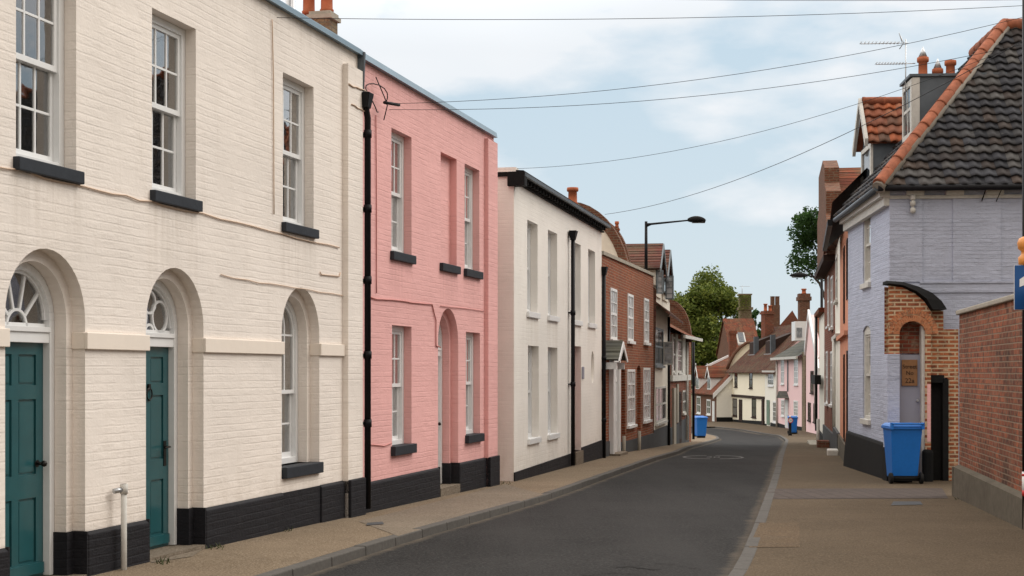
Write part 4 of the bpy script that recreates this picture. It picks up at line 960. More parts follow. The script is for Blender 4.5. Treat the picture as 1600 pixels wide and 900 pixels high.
# pilaster strips and bands on the side wall
for p0, p1 in ((1388, 1440), (1487, 1560)): wall.box(LN, LN + .025, max(.001, wx(p0)), wx(p1), wz(440), EV)
wall.box(LN, LN + .03, .001, DEP, wz(457), wz(443))
wall.build('wall', M['gray_wall'], G.root)
MB().box(LN + .0305, LN + .05, wx(1436), DEP, wz(443), wz(440)).build('string_course', M['gray_wall'], G.root)
for (a_, b_, zz0, zz1, arched) in ((w0, w1, uz0, uz1, 0), (w0, w1, lz0, lz1, 1)):
    sash_window(G, a_, b_, zz0, zz1 - (.10 if arched else 0), .03, 3, 2, fr=.08, sill=(.05, .06), mat='old_white', sillmat='old_white', curt='full')
MB().prism(archp(w0, w1, lz1 - .14, lz1, rise=.138), .035, .06).build('arch_head', M['old_white'], G.root)
pt = MB()   # tall black plinth, bulging at the corner
zt0, zt1 = G.z(1326, 673), G.z(1389, 694)
pt.hull8([(0, -.12, 0), (LN + .10, -.12, 0), (LN + .10, .25, 0), (0, .25, 0)], [(0, -.05, zt0), (LN + .04, -.05, zt1), (LN + .04, .25, zt1), (0, .25, zt0)])
pt.build('plinth', M['black_matt'], G.root, bevel=.05)
# eaves: cream cornice on the street side, gutters
MB().box(-.05, LN + .02, -.10, 0, EV - .28, EV - .12).box(-.05, LN + .05, -.18, 0, EV - .12, EV + .0).build('cornice', M['old_white'], G.root)
cc = MB(); 
for k in range(12): cc.box(LN, LN + .10, .3 + k * .72, .62 + k * .72, EV - .10, EV - .02)
cc.box(LN, LN + .05, 0, DEP, EV - .16, EV - .10); cc.build('eaves_corbel', M['old_white'], G.root)
MB().tube([(LN + .24, -.25, EV + .02), (LN + .24, DEP, EV + .02)], .06, 10).build('gutter', M['black'], G.root)
MB().tube([(-.1, -.26, EV - .02), (LN + .2, -.26, EV + .02)], .055, 10).build('gutter', M['lead'], G.root)
# roof: local coordinates; corner eave, apex from the photo
OV = .22
Aw = G.loc(wpt(1570, 45, 28.9)); run_side = LN + OV - Aw.x; run_front = Aw.y + OV; rz_ = Aw.z; ez = EV + .03
X_E, Y_E = LN + OV, -OV
rf = MB()
far = -.3
# structural slopes (tiles sit on them)
rf.face([(far, Y_E, ez - .03), (X_E, Y_E, ez - .03), (Aw.x, Aw.y, rz_ - .03), (far, Aw.y, rz_ - .03)])
rf.face([(X_E, Y_E, ez - .03), (X_E, DEP, ez - .03), (Aw.x, DEP, rz_ - .03), (Aw.x, Aw.y, rz_ - .03)])
rf.face([(far, Aw.y, rz_ - .03), (Aw.x, Aw.y, rz_ - .03), (Aw.x, 2 * Aw.y, ez + .6), (far, 2 * Aw.y, ez + .6)]); rf.face([(far, Y_E, ez - .03), (far, Aw.y, rz_ - .03), (far, 2 * Aw.y, ez + .6)])
rf.face([(Aw.x, Aw.y, rz_ - .03), (Aw.x, DEP, rz_ - .03), (0, DEP, ez), (0, 2 * Aw.y, ez)]); rf.face([(X_E, DEP, ez), (0, DEP, ez), (Aw.x, DEP, rz_)])
roof = rf.build('roof', M['black_matt'], G.root)
# side slope pantiles: origin at near corner of the eaves, U = +y, V = up the slope
Vs = Vector((Aw.x - X_E, 0, rz_ - ez)); lv = Vs.length
mb = MB(); slope_tiles(mb, (X_E, Y_E, ez), (0, 1, 0), Vs, 0, lv, lambda t: (Aw.y - Y_E) * min(t, lv) / lv, lambda t: DEP - Y_E, tw=.24, th=.215, amp=.045)
mb.build('pantile_slope', M['pantile_dark'], roof)
Vf = Vector((0, Aw.y - Y_E, rz_ - ez)); lf = Vf.length
mb = MB(); slope_tiles(mb, (far, Y_E, ez), (1, 0, 0), Vf, 0, lf, lambda t: 0, lambda t: (X_E - far) - (X_E - Aw.x) * min(t, lf) / lf, tw=.25, th=.30, amp=.05, nx=6, ny=2)
mb.build('pantile_slope', M['pantile_dark'], roof)
mb = MB(); hA, hB = Vector((X_E + .02, Y_E - .02, ez + .06)), Vector((Aw.x, Aw.y, rz_ + .10)); ridge_tiles(mb, hA, hB, .112, 15)
ridge_tiles(mb, (Aw.x, Aw.y, rz_ + .07), (Aw.x, DEP, rz_ + .07), .13); ridge_tiles(mb, (Aw.x, Aw.y, rz_ + .07), (far, Aw.y, rz_ + .07), .13)
mb.build('ridge_tile', M['ridge'], roof)
mb = MB(); mb.tube([hA - Vector((0, 0, .07)), hB - Vector((0, 0, .07))], .13, 8); mb.build('bedding', M['mortar'], roof)
# near dormer: white window to the street, lead cheeks, chimney pots behind
yl = lambda px, py, Y: G.loc(wpt(px, py, Y))
p = yl(1413, 118, 29.4); q_ = yl(1426, 215, 28.8)
dz1 = p.z; dx1 = G.a(1428, .55); 
def gy(px, x):      # local y of the ray through px on the plane local x = x
    k = (px - HX) / F; Yw = (x + G.P0.x * G.u.x + G.P0.y * G.u.y) / (k * G.u.x + G.u.y)
    return (k * Yw - G.P0.x) * G.nin.x + (Yw - G.P0.y) * G.nin.y
cx1 = X_E - 2.0; fy1 = gy(1427, cx1); fx0 = G.a(1412.5, fy1)
ck = MB(); ck.box(fx0, cx1, fy1, 2.6, ez + .3, G.z(1427, 120, fy1)); dm = ck.build('dormer', M['lead'], G.root); dm['label'] = 'tall lead clad dormer with white sash'
zt = G.z(1427, 120, fy1)
zb1 = G.z(1427, 214, fy1); dw = MB(); dw.box(fx0 + .02, fx0 + .12, fy1 - .04, fy1, zb1, zt - .03).box(cx1 - .12, cx1 + .02, fy1 - .04, fy1, zb1, zt - .03).box(fx0 + .12, cx1 - .12, fy1 - .04, fy1, zt - .16, zt - .03).box(fx0 + .12, cx1 - .12, fy1 - .04, fy1, zb1, zb1 + .12).box(fx0 + .12, cx1 - .12, fy1 - .03, fy1 - .002, (zt + zb1) / 2 - .03, (zt + zb1) / 2 + .03)
dw.box((fx0 + cx1) / 2 - .015, (fx0 + cx1) / 2 + .015, fy1 - .025, fy1 - .003, zb1 + .12, zt - .16)
dww = dw.build('dormer_window', M['old_white'], dm); MB().box(fx0 + .12, cx1 - .12, fy1 - .016, fy1 - .012, zb1 + .12, zt - .16).build('pane', M['dark_glass'], dww)
MB().box(cx1 + .003, cx1 + .03, fy1 - .02, fy1 + .12, ez + .4, zt - .02).build('trim', M['old_white'], dm)
MB().box(fx0 - .06, cx1 + .05, fy1 - .08, 2.6, zt, zt + .05).build('flat_top', M['lead'], dm)
for px_, pyt, hh, rr, cone in ((1442, 90, .28, .105, 1), (1465, 108, .12, .10, 1), (1485, 95, .26, .105, 0)):
    y_ = G.Y((fx0 + cx1) / 2, 1.3); l = G.loc(wpt(px_, 118, y_)); l.z = zt + .05
    hh = max(.1, G.loc(wpt(px_, pyt, y_)).z - l.z)
    o = pot(l.x, l.y, l.z, hh, rr).build('chimney_pot', M['terracotta'], dm)
    if cone:
        k = MB(); k.lathe([(rr * .9, 0), (.004, .22)], (l.x, l.y, l.z + hh), 12); k.build('pot_cowl', M['steel'], o)
# far dormer: orange pantiled gable roof, lead cheek
fy = .45
ez2 = G.z(1352, 232, fy); zr2 = G.z(1350, 168, fy); xa = G.a(1364, fy); xm = xa - .75
d2 = MB(); d2.box(xm - .6, xa + .0, fy, 2.4, ez + .1, ez2); d2.prism([(xm - .6, ez2), (xa, ez2), (xm - .0 + .08, zr2 - .05)], fy, 2.6); dm2 = d2.build('dormer', M['lead'], G.root); dm2['label'] = 'dormer with orange pantile roof'
mb = MB(); pk = Vector((xm + .08, fy - .12, zr2)); ea = Vector((xa + .10, fy - .12, ez2 - .06)); V_ = pk - ea; lv2 = V_.length
slope_tiles(mb, ea, (0, 1, 0), V_, 0, lv2, lambda t: 0, lambda t: 2.6, tw=.235, th=.26, amp=.05); mb.build('pantile_slope', M['pantile_red'], dm2)
mb = MB(); mb.face([(ea.x, fy - .12, ea.z), (ea.x, 2.6, ea.z), (pk.x, 2.6, pk.z), (pk.x, fy - .12, pk.z)]); mb.face([(pk.x, fy - .12, pk.z), (pk.x, 2.6, pk.z), (xm - .75, 2.6, ez2), (xm - .75, fy - .12, ez2)]); ridge_tiles(mb, (pk.x, fy - .12, pk.z + .04), (pk.x, 2.6, pk.z + .04), .10); mb.build('dormer_roof', M['ridge'], dm2)
MB().prism([(ea.x + .03, ea.z - .06), (pk.x, pk.z - .04), (pk.x, pk.z + .12), (ea.x + .08, ea.z + .10)], fy - .2, fy - .13).prism([(pk.x, pk.z - .04), (xm - .75, ez2 - .1), (xm - .8, ez2 + .05), (pk.x, pk.z + .12)], fy - .2, fy - .13).build('bargeboard', M['old_white'], dm2)
f2 = MB(); f2.box(xm - .5, xm - .42, fy - .05, fy, ez + .35, ez2 - .02).box(xa - .12, xa + .02, fy - .05, fy, ez + .35, ez2 - .02).box(xm - .42, xa - .12, fy - .05, fy, ez2 - .12, ez2 - .02).box(xm - .42, xa - .12, fy - .05, fy, ez + .35, ez + .45); f2w = f2.build('dormer_window', M['old_white'], dm2)
MB().box(xm - .42, xa - .12, fy - .02, fy - .015, ez + .45, ez2 - .12).build('pane', M['dark_glass'], f2w)
# bracket with insulators on the side wall
br = MB(); yy = wx(1424); br.tube([(LN + .10, yy, wz(334)), (LN + .10, yy, wz(308))], .02, 8)
for py in (309, 318, 329): br.lathe([(.02, -.05), (.05, -.04), (.05, .03), (.03, .05)], (LN + .10, yy, wz(py)), 10)
br.box(LN, LN + .10, yy - .015, yy + .015, wz(322) - .01, wz(322) + .01); br.build('insulator_bracket', M['old_white'], G.root)
ww = MB(); ww.tube([(LN + .25, wx(1536), wz(288)), (LN + .06, wx(1530), wz(315))], .012, 6); ww.tube([(LN + .25, wx(1560), wz(290)), (LN + .06, wx(1552), wz(316))], .008, 6); ww.build('wall_cable', M['cable'], G.root)
# aerials
an = empty('aerial', wpt(1415, 145, 28.6)); tag(an, 'tall television aerial with two yagi arms on the grey dormer', 'aerial')
s_ = 1 / 77.7
m_ = MB(); m_.tube([(0, 0, -.35), (0, 0, 84 * s_)], .012, 6); m_.build('mast', M['steel'], an)
for (zz, x0_, x1_) in ((78 * s_, -70 * s_, .05), (46 * s_, -46 * s_, 15 * s_)):
    m_ = MB(); m_.tube([(x0_, 0, zz - .02), (x1_, 0, zz)], .009, 6)
    for k in range(11): x = x0_ + (x1_ - .2 - x0_) * k / 10; m_.tube([(x, -.10, zz), (x, .10, zz)], .006, 5); m_.tube([(x, 0, zz - .03), (x, 0, zz + .03)], .006, 5)
    if zz > .8:
        m_.tube([(-.12, -.02, zz + .15), (-.04, 0, zz), (-.12, .02, zz - .12)], .010, 5); m_.tube([(-.16, -.1, zz + .18), (-.08, -.02, zz + .02)], .008, 5)
    m_.build('antenna', M['steel'], an)

# ------------------------------------------------------------------ gate wall with arch
GT = House('gate_wall', 0, 0, 0, 0, 'orange brick gateway wall with arched grey door and curved black coping', 'gateway', pts=((6.86, 25.92), (8.12, 25.82)))
e = GT.e; gz = lambda py: e + (HY - py) / 85.8; gx = lambda px: GT.a(px)
xR = gx(1454.5); ax0, ax1 = gx(1405.5), gx(1446)
top = [(gx(1388), gz(446)), (gx(1410), gz(449)), (gx(1430), gz(459)), (gx(1444), gz(471)), (xR, gz(487))]
wall = MB(); outl = [(gx(1388), gz(553)), (gx(1388), gz(446))]; 
body = [(xR, 0)] + list(reversed(top)) + [(gx(1388), 0)]
wall.panel([(p[0], p[1]) for p in reversed(body)], [(archp(ax0, ax1, .02, gz(502)), .28)], 0)
wall.face([(xR, 0, 0), (xR, .4, 0), (xR, .4, gz(487)), (xR, 0, gz(487))]); wall.panel([(p[0], p[1]) for p in reversed(body)], [archp(ax0, ax1, .02, gz(502))], .4)
wall.build('wall', M['brick_gate'], GT.root)
vb = MB(); c0 = ((ax0 + ax1) / 2, gz(502) - (ax1 - ax0) / 2); rv = (ax1 - ax0) / 2
vm = raw_brick('arch_voussoir', (.52, .22, .11), (.38, .14, .07), (.60, .42, .26), soot=.05, rh=.9, bw=.9)
for k in range(26):
    a0, a1 = PI * k / 26 + .012, PI * (k + 1) / 26 - .012
    for (r0, r1) in ((rv + .003, rv + .115), (rv + .13, rv + .23)):
        if r0 > rv + .12 and (k % 2): a0 += .0
        vb.prism([(c0[0] + r0 * math.cos(a0), c0[1] + r0 * math.sin(a0)), (c0[0] + r1 * math.cos(a0), c0[1] + r1 * math.sin(a0)), (c0[0] + r1 * math.cos(a1), c0[1] + r1 * math.sin(a1)), (c0[0] + r0 * math.cos(a1), c0[1] + r0 * math.sin(a1))], -.008 - .003 * (k % 3), .01)
vb.build('arch_brick', vm, GT.root)
MB().box(gx(1387.5), ax0, -.012, -.002, 0, gz(553)).box(gx(1387.5) - .012, gx(1387.5), -.012, .40, 0, gz(553)).build('painted_wall', M['gray_wall'], GT.root)
MB().box(gx(1387.5) - .03, ax0 - .002, -.04, .42, 0, gz(700)).build('plinth', M['black_matt'], GT.root, bevel=.01)
MB().box(ax1 + .03, xR - .004, -.010, -.002, gz(690), gz(600)).build('pink_paint', M['pink'], GT.root)
# tympanum and door
MB().prism(archp(ax0, ax1, gz(552), gz(502)), .26, .30).build('tympanum', M['brick_tudor'], GT.root)
dd = MB(); dx1 = gx(1441); dd.box(ax0, dx1 - .0, .20, .25, .05, gz(554)); dr_ = dd.build('door', M['gray_door'], GT.root)
MB().box(dx1, dx1 + .06, .06, .26, .05, gz(500) - .0).build('door_frame', M['old_white'], GT.root)
MB().tube([(dx1 - .05, .20, gz(626)), (dx1 - .05, .15, gz(626))], .022, 8).build('knob', M['steel'], dr_)
pq = MB(); px0, px1 = gx(1412), gx(1436.5); pq.box(px0, px1, .165, .199, gz(603), gz(562)); pqo = pq.build('plaque', M['wood'], dr_, bevel=.004)
for txt, py, sz in (('Street', 573, .105), ('No', 583, .105), ('22a', 595, .12)):
    text_mesh(txt, sz, M['timber'], pqo, Matrix.Translation(((px0 + px1) / 2, .160, gz(py))) @ Matrix.Rotation(R(90), 4, 'X'))
MB().box(ax1 - .06, xR + .02, -.15, .06, 0, gz(702)).build('guard_stone', M['black_matt'], GT.root, bevel=.05)
# curved coping
cm = MB(); ext = [(gx(1387), gz(443)), (gx(1410), gz(446)), (gx(1430), gz(455)), (gx(1446), gz(467)), (gx(1456), gz(484)), (gx(1478), gz(484))]
tp = [(gx(1387), gz(438)), (gx(1412), gz(440)), (gx(1436), gz(447)), (gx(1458), gz(457)), (gx(1473), gz(470)), (gx(1480), gz(481))]
ring = [(ext[k], tp[k]) for k in range(6)]
for (p0, t0), (p1, t1) in zip(ring, ring[1:]):
    cm.hull8([(p0[0], -.10, p0[1]), (p1[0], -.10, p1[1]), (p1[0], .5, p1[1]), (p0[0], .5, p0[1])], [(t0[0] , .08, t0[1]), (t1[0], .08, t1[1]), (t1[0], .5, t1[1]), (t0[0], .5, t0[1])])
cm.build('coping', M['black_matt'], GT.root)
# set back brick piers with the black door
sb = MB(); 
x0, x1, x2 = xR, gx(1478) + .0, gx(1502)
sb.box(xR + .001, gx(1478), .20, .42, gz(590), gz(485)); sb.box(gx(1478) + .002, x2, .22, .42, gz(590) - .002, gz(514)); sb.box(gx(1478) + .08, x2, .222, .42, 0, gz(590) - .004)
sb.build('side_pier', M['brick_gate'], GT.root)
MB().box(xR + .0, gx(1486), .30, .36, .02, gz(592)).box(xR + .002, gx(1478), .14, .30, gz(598), gz(586)).box(gx(1476), gx(1485), .14, .29, .02, gz(592)).build('side_gate', M['black_matt'], GT.root)

# ------------------------------------------------------------------ garden wall
GW = House('garden_wall', 1491, 100, 1491, 100, 'weathered red brick garden wall with stone coping and concrete footing', 'wall', pts=((6.92, 22.0), (4.75, 9.0)))
e = GW.e; LN = GW.len; zt = e + .87
wall = MB(); wall.box(0, LN, 0, .33, 0, zt); wall.build('wall', M['brick_garden'], GW.root)
MB().box(-.04, LN + .02, -.05, .38, zt, zt + .07).build('coping', M['stone'], GW.root, bevel=.015)
ft = MB(); n = 24
for k in range(n):
    a, b = LN * k / n, LN * (k + 1) / n; pa, pb = e - 1.48 + .0 * a, e - 1.48
    ft.hull8([(a, -.10, 0), (b, -.10, 0), (b, .001, 0), (a, .001, 0)], [(a, -.085, pa), (b, -.085, pb), (b, .001, pb + .04), (a, .001, pa + .04)])
ft.box(-.09, 0, -.10, .3, 0, e - 1.48); ft.build('footing', M['concrete'], GW.root)

# ------------------------------------------------------------------ salmon / white / tudor brick row beyond
S1 = House('salmon_house', 1312.5, 58.5, 1325.5, 70.5, 'salmon rendered house squeezed beside the lilac grey house', 'house')
TOP = S1.z(1320, 358)
w = MB(); w.panel(rect(0, S1.len, 0, TOP), [], 0); shell(w, S1.len, 5, TOP); w.build('wall', M['salmon'], S1.root)
for (a, b, t, bt) in ((1318.6, 1320.4, 386, 505), (1323.4, 1325, 374, 468), (1318.6, 1320.2, 554, 690), (1323.6, 1325, 548, 690)):
    flat_window(S1, a, t, b, bt, mat='timber', cols=1, rows=2, proud=.02, minw=.4, sill=False)
MB().box(0, S1.len, -.10, -.001, S1.z(1320, 524) - .05, S1.z(1320, 524) + .05).build('string_course', M['salmon'], S1.root)
MB().box(0, S1.len, -.06, -.001, 0, S1.z(1320, 690)).build('plinth', M['concrete'], S1.root)
MB().face([(-.3, -.35, TOP - .1), (S1.len + .1, -.35, TOP + .35), (S1.len, 2.5, TOP + 3.2), (-.3, 2.5, TOP + 2.7)]).face([(-.3, 2.5, TOP + 2.7), (S1.len, 2.5, TOP + 3.2), (S1.len, 5, TOP), (-.3, 5, TOP)]).build('roof', M['black_matt'], S1.root)
MB().box(-.3, S1.len, -.45, -.34, TOP - .16, TOP - .02).build('gutter', M['black'], S1.root)
st = MB(); st.box(.35, 1.1, -.35, -.06, 0, S1.g(.4) + .16); st.build('doorstep', M['old_white'], S1.root, bevel=.03)
S2 = House('narrow_white_house', 1305, 51.8, 1312.5, 58.4, 'very narrow off-white house between salmon house and brick gabled house', 'house')
TOP = S2.z(1308, 383)
w = MB(); w.panel(rect(0, S2.len, 0, TOP), [], 0); shell(w, S2.len, 5, TOP); w.build('wall', M['pale'], S2.root)
MB().box(0, S2.len, -.08, -.001, 0, S2.z(1309, 672)).build('plinth', M['gray_paint'], S2.root)
MB().face([(-.1, -.35, TOP - .1), (S2.len + .1, -.35, TOP + .3), (S2.len, 2, TOP + 1.7), (-.1, 2, TOP + 1.3)]).build('roof', M['tile_brown'], S2.root)
flat_window(S2, 1307, 400, 1309.5, 470, mat='old_white', cols=1, rows=2, minw=.5, pane='pale_glass'); MB().box(0, S2.len, -.12, -.001, S2.z(1309, 530), S2.z(1309, 524)).build('fascia', M['old_white'], S2.root)
x = S2.len * .5; down_pipe(S2, x, S2.g(x) + .7, S2.z(1309, 530), -.1, .05, mat='old_white')
T1 = House('gabled_brick_house', 1288, 43, 1305, 51.7, 'tall dark red brick house with a stepped gable and jettied upper floor', 'house')
A = T1.a; LN = T1.len; jt = T1.z(1297, 412)
w = MB(); w.panel(rect(0, LN, 0, jt), [], 0); shell(w, LN, 5, jt); w.build('wall', M['brick_tudor'], T1.root)
zpk = T1.z(1298, 250); m_ = LN * .5
gw_ = MB(); poly = [(0, jt), (LN, jt), (LN, T1.z(1304, 350)), (LN * .93, T1.z(1303, 335)), (LN * .93, T1.z(1303, 300)), (LN * .80, T1.z(1301, 285)), (LN * .80, T1.z(1301, 262)), (LN * .62, zpk), (LN * .34, zpk), (LN * .16, T1.z(1291, 275)), (LN * .16, T1.z(1291, 330)), (0, T1.z(1289, 345))]
gw_.prism(poly, -.25, .2); gg = gw_.build('gable', M['brick_dark'], T1.root)
MB().box(-.02, LN + .02, -.35, .0, jt - .18, jt + .0).build('jetty_beam', M['timber'], T1.root)
rr_ = MB(); rr_.prism([(0, jt), (LN, jt), (LN * .5, zpk - .1)], .2, 5.5); rr_.build('roof', M['tile_red'], T1.root)
flat_window(T1, 1294, 432, 1296, 510, cols=2, rows=4, minw=.7); flat_window(T1, 1299.2, 432, 1302, 512, cols=2, rows=4, minw=.7)
flat_window(T1, 1291.5, 549, 1294, 630, cols=2, rows=4, minw=.75); flat_window(T1, 1298.5, 549, 1301.5, 632, cols=2, rows=4, minw=.75)
MB().box(0, LN, -.06, -.001, 0, T1.z(1297, 672)).build('plinth', M['gray_paint'], T1.root)
MB().box(LN * .62, LN * .62 + .9, -.45, -.07, 0, T1.g(LN * .7) + .22).build('doorstep', M['brick_dark'], T1.root)
MB().tube([(LN * .62, -.4, 0), (LN * .62, -.4, T1.g(LN * .7) + .9)], .05, 8).build('rail_post', M['old_white'], T1.root)
# roof with orange tiles behind the gable (between gable and lilac roof)
C1 = House('pale_corner_house', 1280, 38.6, 1288, 42.8, 'pale rendered house end with white drainpipe and black plinth', 'house')
A = C1.a; LN = C1.len; TOP = C1.z(1284, 487)
w = MB(); w.panel(rect(0, LN, 0, TOP), [], 0); shell(w, LN, 4, TOP); w.build('wall', M['pale'], C1.root)
MB().box(-.02, LN, -.07, -.001, 0, C1.z(1284, 676)).build('plinth', M['black_matt'], C1.root); MB().box(LN * .2, LN, -.5, -.07, 0, C1.g(1) + .12).build('doorstep', M['stone'], C1.root)
MB().box(-.1, LN, -.2, .1, TOP - .12, TOP + .04).build('eaves', M['tile_red'], C1.root)
x = .25; down_pipe(C1, x, C1.g(x) + .8, TOP - .1, -.14, .07, mat='old_white'); down_pipe(C1, x + .55, C1.g(x) + .5, TOP - .1, -.14, .05)
MB().box(.1, LN * .9, -.32, -.1, C1.z(1284, 600), C1.z(1284, 586)).build('hanging_basket', M['black_matt'], C1.root)

# ================================================================== FAR ROW
def pitched(h, ez_l, ez_r, rise, run, mat, ov=.3, extra=0.15, dep=None, x0=None, x1=None, name='roof'):
    x0 = -extra if x0 is None else x0; x1 = h.len + extra if x1 is None else x1; dep = dep or run * 2
    t = .10; k = rise / run
    r = MB(); yz = [(-ov, -ov * k), (run, rise), (dep + ov, -ov * k)]
    for (a, b) in ((yz[0], yz[1]), (yz[1], yz[2])):
        r.hull8([(x0, a[0], ez_l + a[1]), (x1, a[0], ez_r + a[1]), (x1, b[0], ez_r + b[1]), (x0, b[0], ez_l + b[1])], [(x0, a[0], ez_l + a[1] + t), (x1, a[0], ez_r + a[1] + t), (x1, b[0], ez_r + b[1] + t), (x0, b[0], ez_l + b[1] + t)])
    return r.build(name, M[mat], h.root)
def body(h, TOP, dep, rise, run, mat):
    w = MB(); w.panel(rect(0, h.len, 0, TOP), [], 0); shell(w, h.len, dep, TOP)
    for x in (0, h.len): w.face([(x, 0, TOP), (x, dep, TOP), (x, run, TOP + rise)])
    return w.build('wall', M[mat], h.root)
# yellow house
Yh = House('yellow_house', 1139, 17.3, 1195, 19.3, 'pale yellow house with black beam, dark windows and brown tiled roof', 'house')
A = Yh.a; LN = Yh.len; TOP = Yh.e + .10
body(Yh, TOP, 8, 3.8, 4, 'yellow'); rf_ = pitched(Yh, TOP, TOP, 3.8, 4, 'tile_brown')
for (a, t, b, bt) in ((1148, 580, 1152.4, 604.5), (1171, 580, 1176, 606.5), (1145, 622.5, 1152, 650), (1175, 622.5, 1181.6, 652)): flat_window(Yh, a, t, b, bt, mat='timber', cols=2, rows=2, fw=.10)
MB().box(0, LN, -.09, -.001, Yh.z(1165, 621.5), Yh.z(1165, 617.5)).build('beam', M['timber'], Yh.root)
for p_ in (1139.3, 1191.5): MB().box(A(p_), A(p_ + 3), -.10, -.002, 0, Yh.z(p_, 621.5)).build('post', M['timber'], Yh.root)
panel_door(Yh, A(1155), A(1160), Yh.g(A(1157)) + .1, Yh.z(1157, 624), -.05, 'timber')
pl = MB(); run_sl(pl, Yh, 0, LN, Yh.z(1140, 655), Yh.z(1194, 658)); pl.build('plinth', M['black_matt'], Yh.root)
for p_ in (1171, 1196):
    c = Yh.loc(wpt(p_ + 3, 540, 121)); tpz = Yh.z(p_, 524)
    dm = MB(); x = A(p_ - 13); 
    yy = 1.4; zc = TOP + yy * .95
    l1 = Yh.a(p_, yy); dm.hull8([(l1, yy, zc), (l1 + 2.2, yy, zc), (l1 + 2.2, yy + 1.8, zc + 1.2), (l1, yy + 1.8, zc + 1.2)], [(l1, yy, zc + 1.1), (l1 + 2.2, yy, zc + 1.1), (l1 + 2.2, yy + 1.8, zc + 1.8), (l1, yy + 1.8, zc + 1.8)])
    dd_ = dm.build('dormer', M['timber'], Yh.root); MB().box(l1 - .1, l1 + 2.3, yy - .12, yy, zc - .12, zc + .03).build('flashing', M['steel'], dd_); MB().box(l1 + 2.0, l1 + 2.25, yy - .1, yy + .3, zc, zc + 1.6).build('cheek', M['lead'], dd_)
cg = MB(); pts_ = [(1136, 577), (1140, 566), (1147, 553), (1156, 543), (1166, 536), (1172, 534), (1172, 560), (1150, 577)]
P3 = [Yh.loc(wpt(a, b, 130)) for a, b in pts_]; cg.face(P3); cg.build('gable', M['yellow'], Yh.root)
eg = MB(); eg.tube([Yh.loc(wpt(a, b, 129.8)) for a, b in pts_[:6]], .16, 6); eg.build('gable_edging', M['brick_dark'], Yh.root)
# cream house part right of it
Wh = House('cream_cottage', 1195.2, 19.35, 1215, 20.4, 'narrow cream cottage with sage green door and white paned windows', 'house')
A = Wh.a; TOP = Wh.e + .05; body(Wh, TOP, 8, 3.8, 4, 'pale'); pitched(Wh, TOP, TOP, 3.8, 4, 'tile_brown', extra=.0)
flat_window(Wh, 1200, 582, 1209, 603, cols=3, rows=2, fw=.12); flat_window(Wh, 1208, 627, 1214.4, 660, cols=3, rows=4, fw=.12, pane='dark_glass')
panel_door(Wh, A(1198.5), A(1203), Wh.g(1) + .1, Wh.z(1200, 625), -.05, 'green_far')
pl = MB(); run_sl(pl, Wh, A(1204), Wh.len, Wh.z(1208, 661), Wh.z(1214, 661)); run_sl(pl, Wh, 0, A(1198), Wh.z(1196, 662), Wh.z(1196, 662)); pl.build('plinth', M['black_matt'], Wh.root)
MB().box(0, Wh.len, -.25, -.02, TOP - .15, TOP).build('gutter', M['old_white'], Wh.root)
# pink cottage
Pk = House('pale_pink_cottage', 1215.5, 20.5, 1254, 22.9, 'pale pink cottage with slate roof and little door canopy', 'house')
A = Pk.a; TOP = Pk.z(1235, 558.5); body(Pk, TOP, 7, 2.6, 3, 'pink_far')
z0_ = TOP; rr = MB(); rr.face([(-.5, -.4, TOP), (Pk.len + .3, -.4, TOP), (Pk.len + .3, 3, TOP + 2.1), (.8, 3, TOP + 2.1)]).face([(.8, 3, TOP + 2.1), (Pk.len + .3, 3, TOP + 2.1), (Pk.len + .3, 7, TOP - .3), (-.5, 7, TOP - .3)]).build('roof', M['tile_slate'], Pk.root)
MB().box(-.6, Pk.len + .3, -.5, -.38, TOP - .15, TOP + .03).build('gutter', M['old_white'], Pk.root)
for (a, t, b, bt) in ((1220.5, 561, 1225.5, 600), (1241, 561, 1247.3, 601), (1221, 624, 1226, 650), (1240.5, 626, 1247, 651)): flat_window(Pk, a, t, b, bt, cols=3, rows=4, fw=.10, pane='pale_glass')
panel_door(Pk, A(1227.5), A(1232), Pk.g(5) + .05, Pk.z(1230, 625), -.05, 'white'); 
m_ = (A(1227) + A(1232)) / 2; za, zr = Pk.z(1230, 622), Pk.z(1230, 611); MB().prism([(m_ - 1.1, za), (m_, zr), (m_ + 1.1, za)], -.6, 0).build('door_canopy', M['tile_slate'], Pk.root)
pl = MB(); run_sl(pl, Pk, 0, A(1227), Pk.z(1217, 661), Pk.z(1226, 664)); run_sl(pl, Pk, A(1233), Pk.len, Pk.z(1235, 664), Pk.z(1253, 667)); pl.build('plinth', M['black_matt'], Pk.root)
down_pipe(Pk, .1, Pk.g(0), TOP - .2, -.1, .08, mat='old_white'); down_pipe(Pk, A(1232.5), Pk.z(1232, 612), TOP - .2, -.08, .05, mat='gray_frame')
c_, l_, w_ = chimney(Pk, 1247.5, 1264.5, 459, 22, .9, 'brick_dark', pots=((1256, .36),), capz=.5, cap=.10, zlow=TOP + 2, pot_r=.17)
by = 98.5; b1 = Pk.loc(wpt(1242.5, 532, by)); b2 = Pk.loc(wpt(1261, 502, by)); MB().box(b1.x - 1.6, b1.x, min(b1.y, b2.y), max(b1.y, b2.y), b1.z, b2.z).build('clad_bay', M['white'], Pk.root)
bw = Pk.loc(wpt(1245, 527, by)); bw2 = Pk.loc(wpt(1252, 512, by)); MB().box(b1.x + .002, b1.x + .05, min(bw.y, bw2.y), max(bw.y, bw2.y), bw.z, bw2.z).build('bay_window', M['pale_glass'], Pk.root)
for k in range(4): yq = min(bw.y, bw2.y) + abs(bw.y - bw2.y) * k / 3; MB().box(b1.x + .052, b1.x + .07, yq - .03, yq + .03, bw.z, bw2.z).build('glazing_bar', M['gray_frame'], Pk.root)
MB().box(Pk.len, Pk.len + .0 + 1.3, -.05, 4, 0, TOP + .3).build('side_wall', M['stock'], Pk.root)
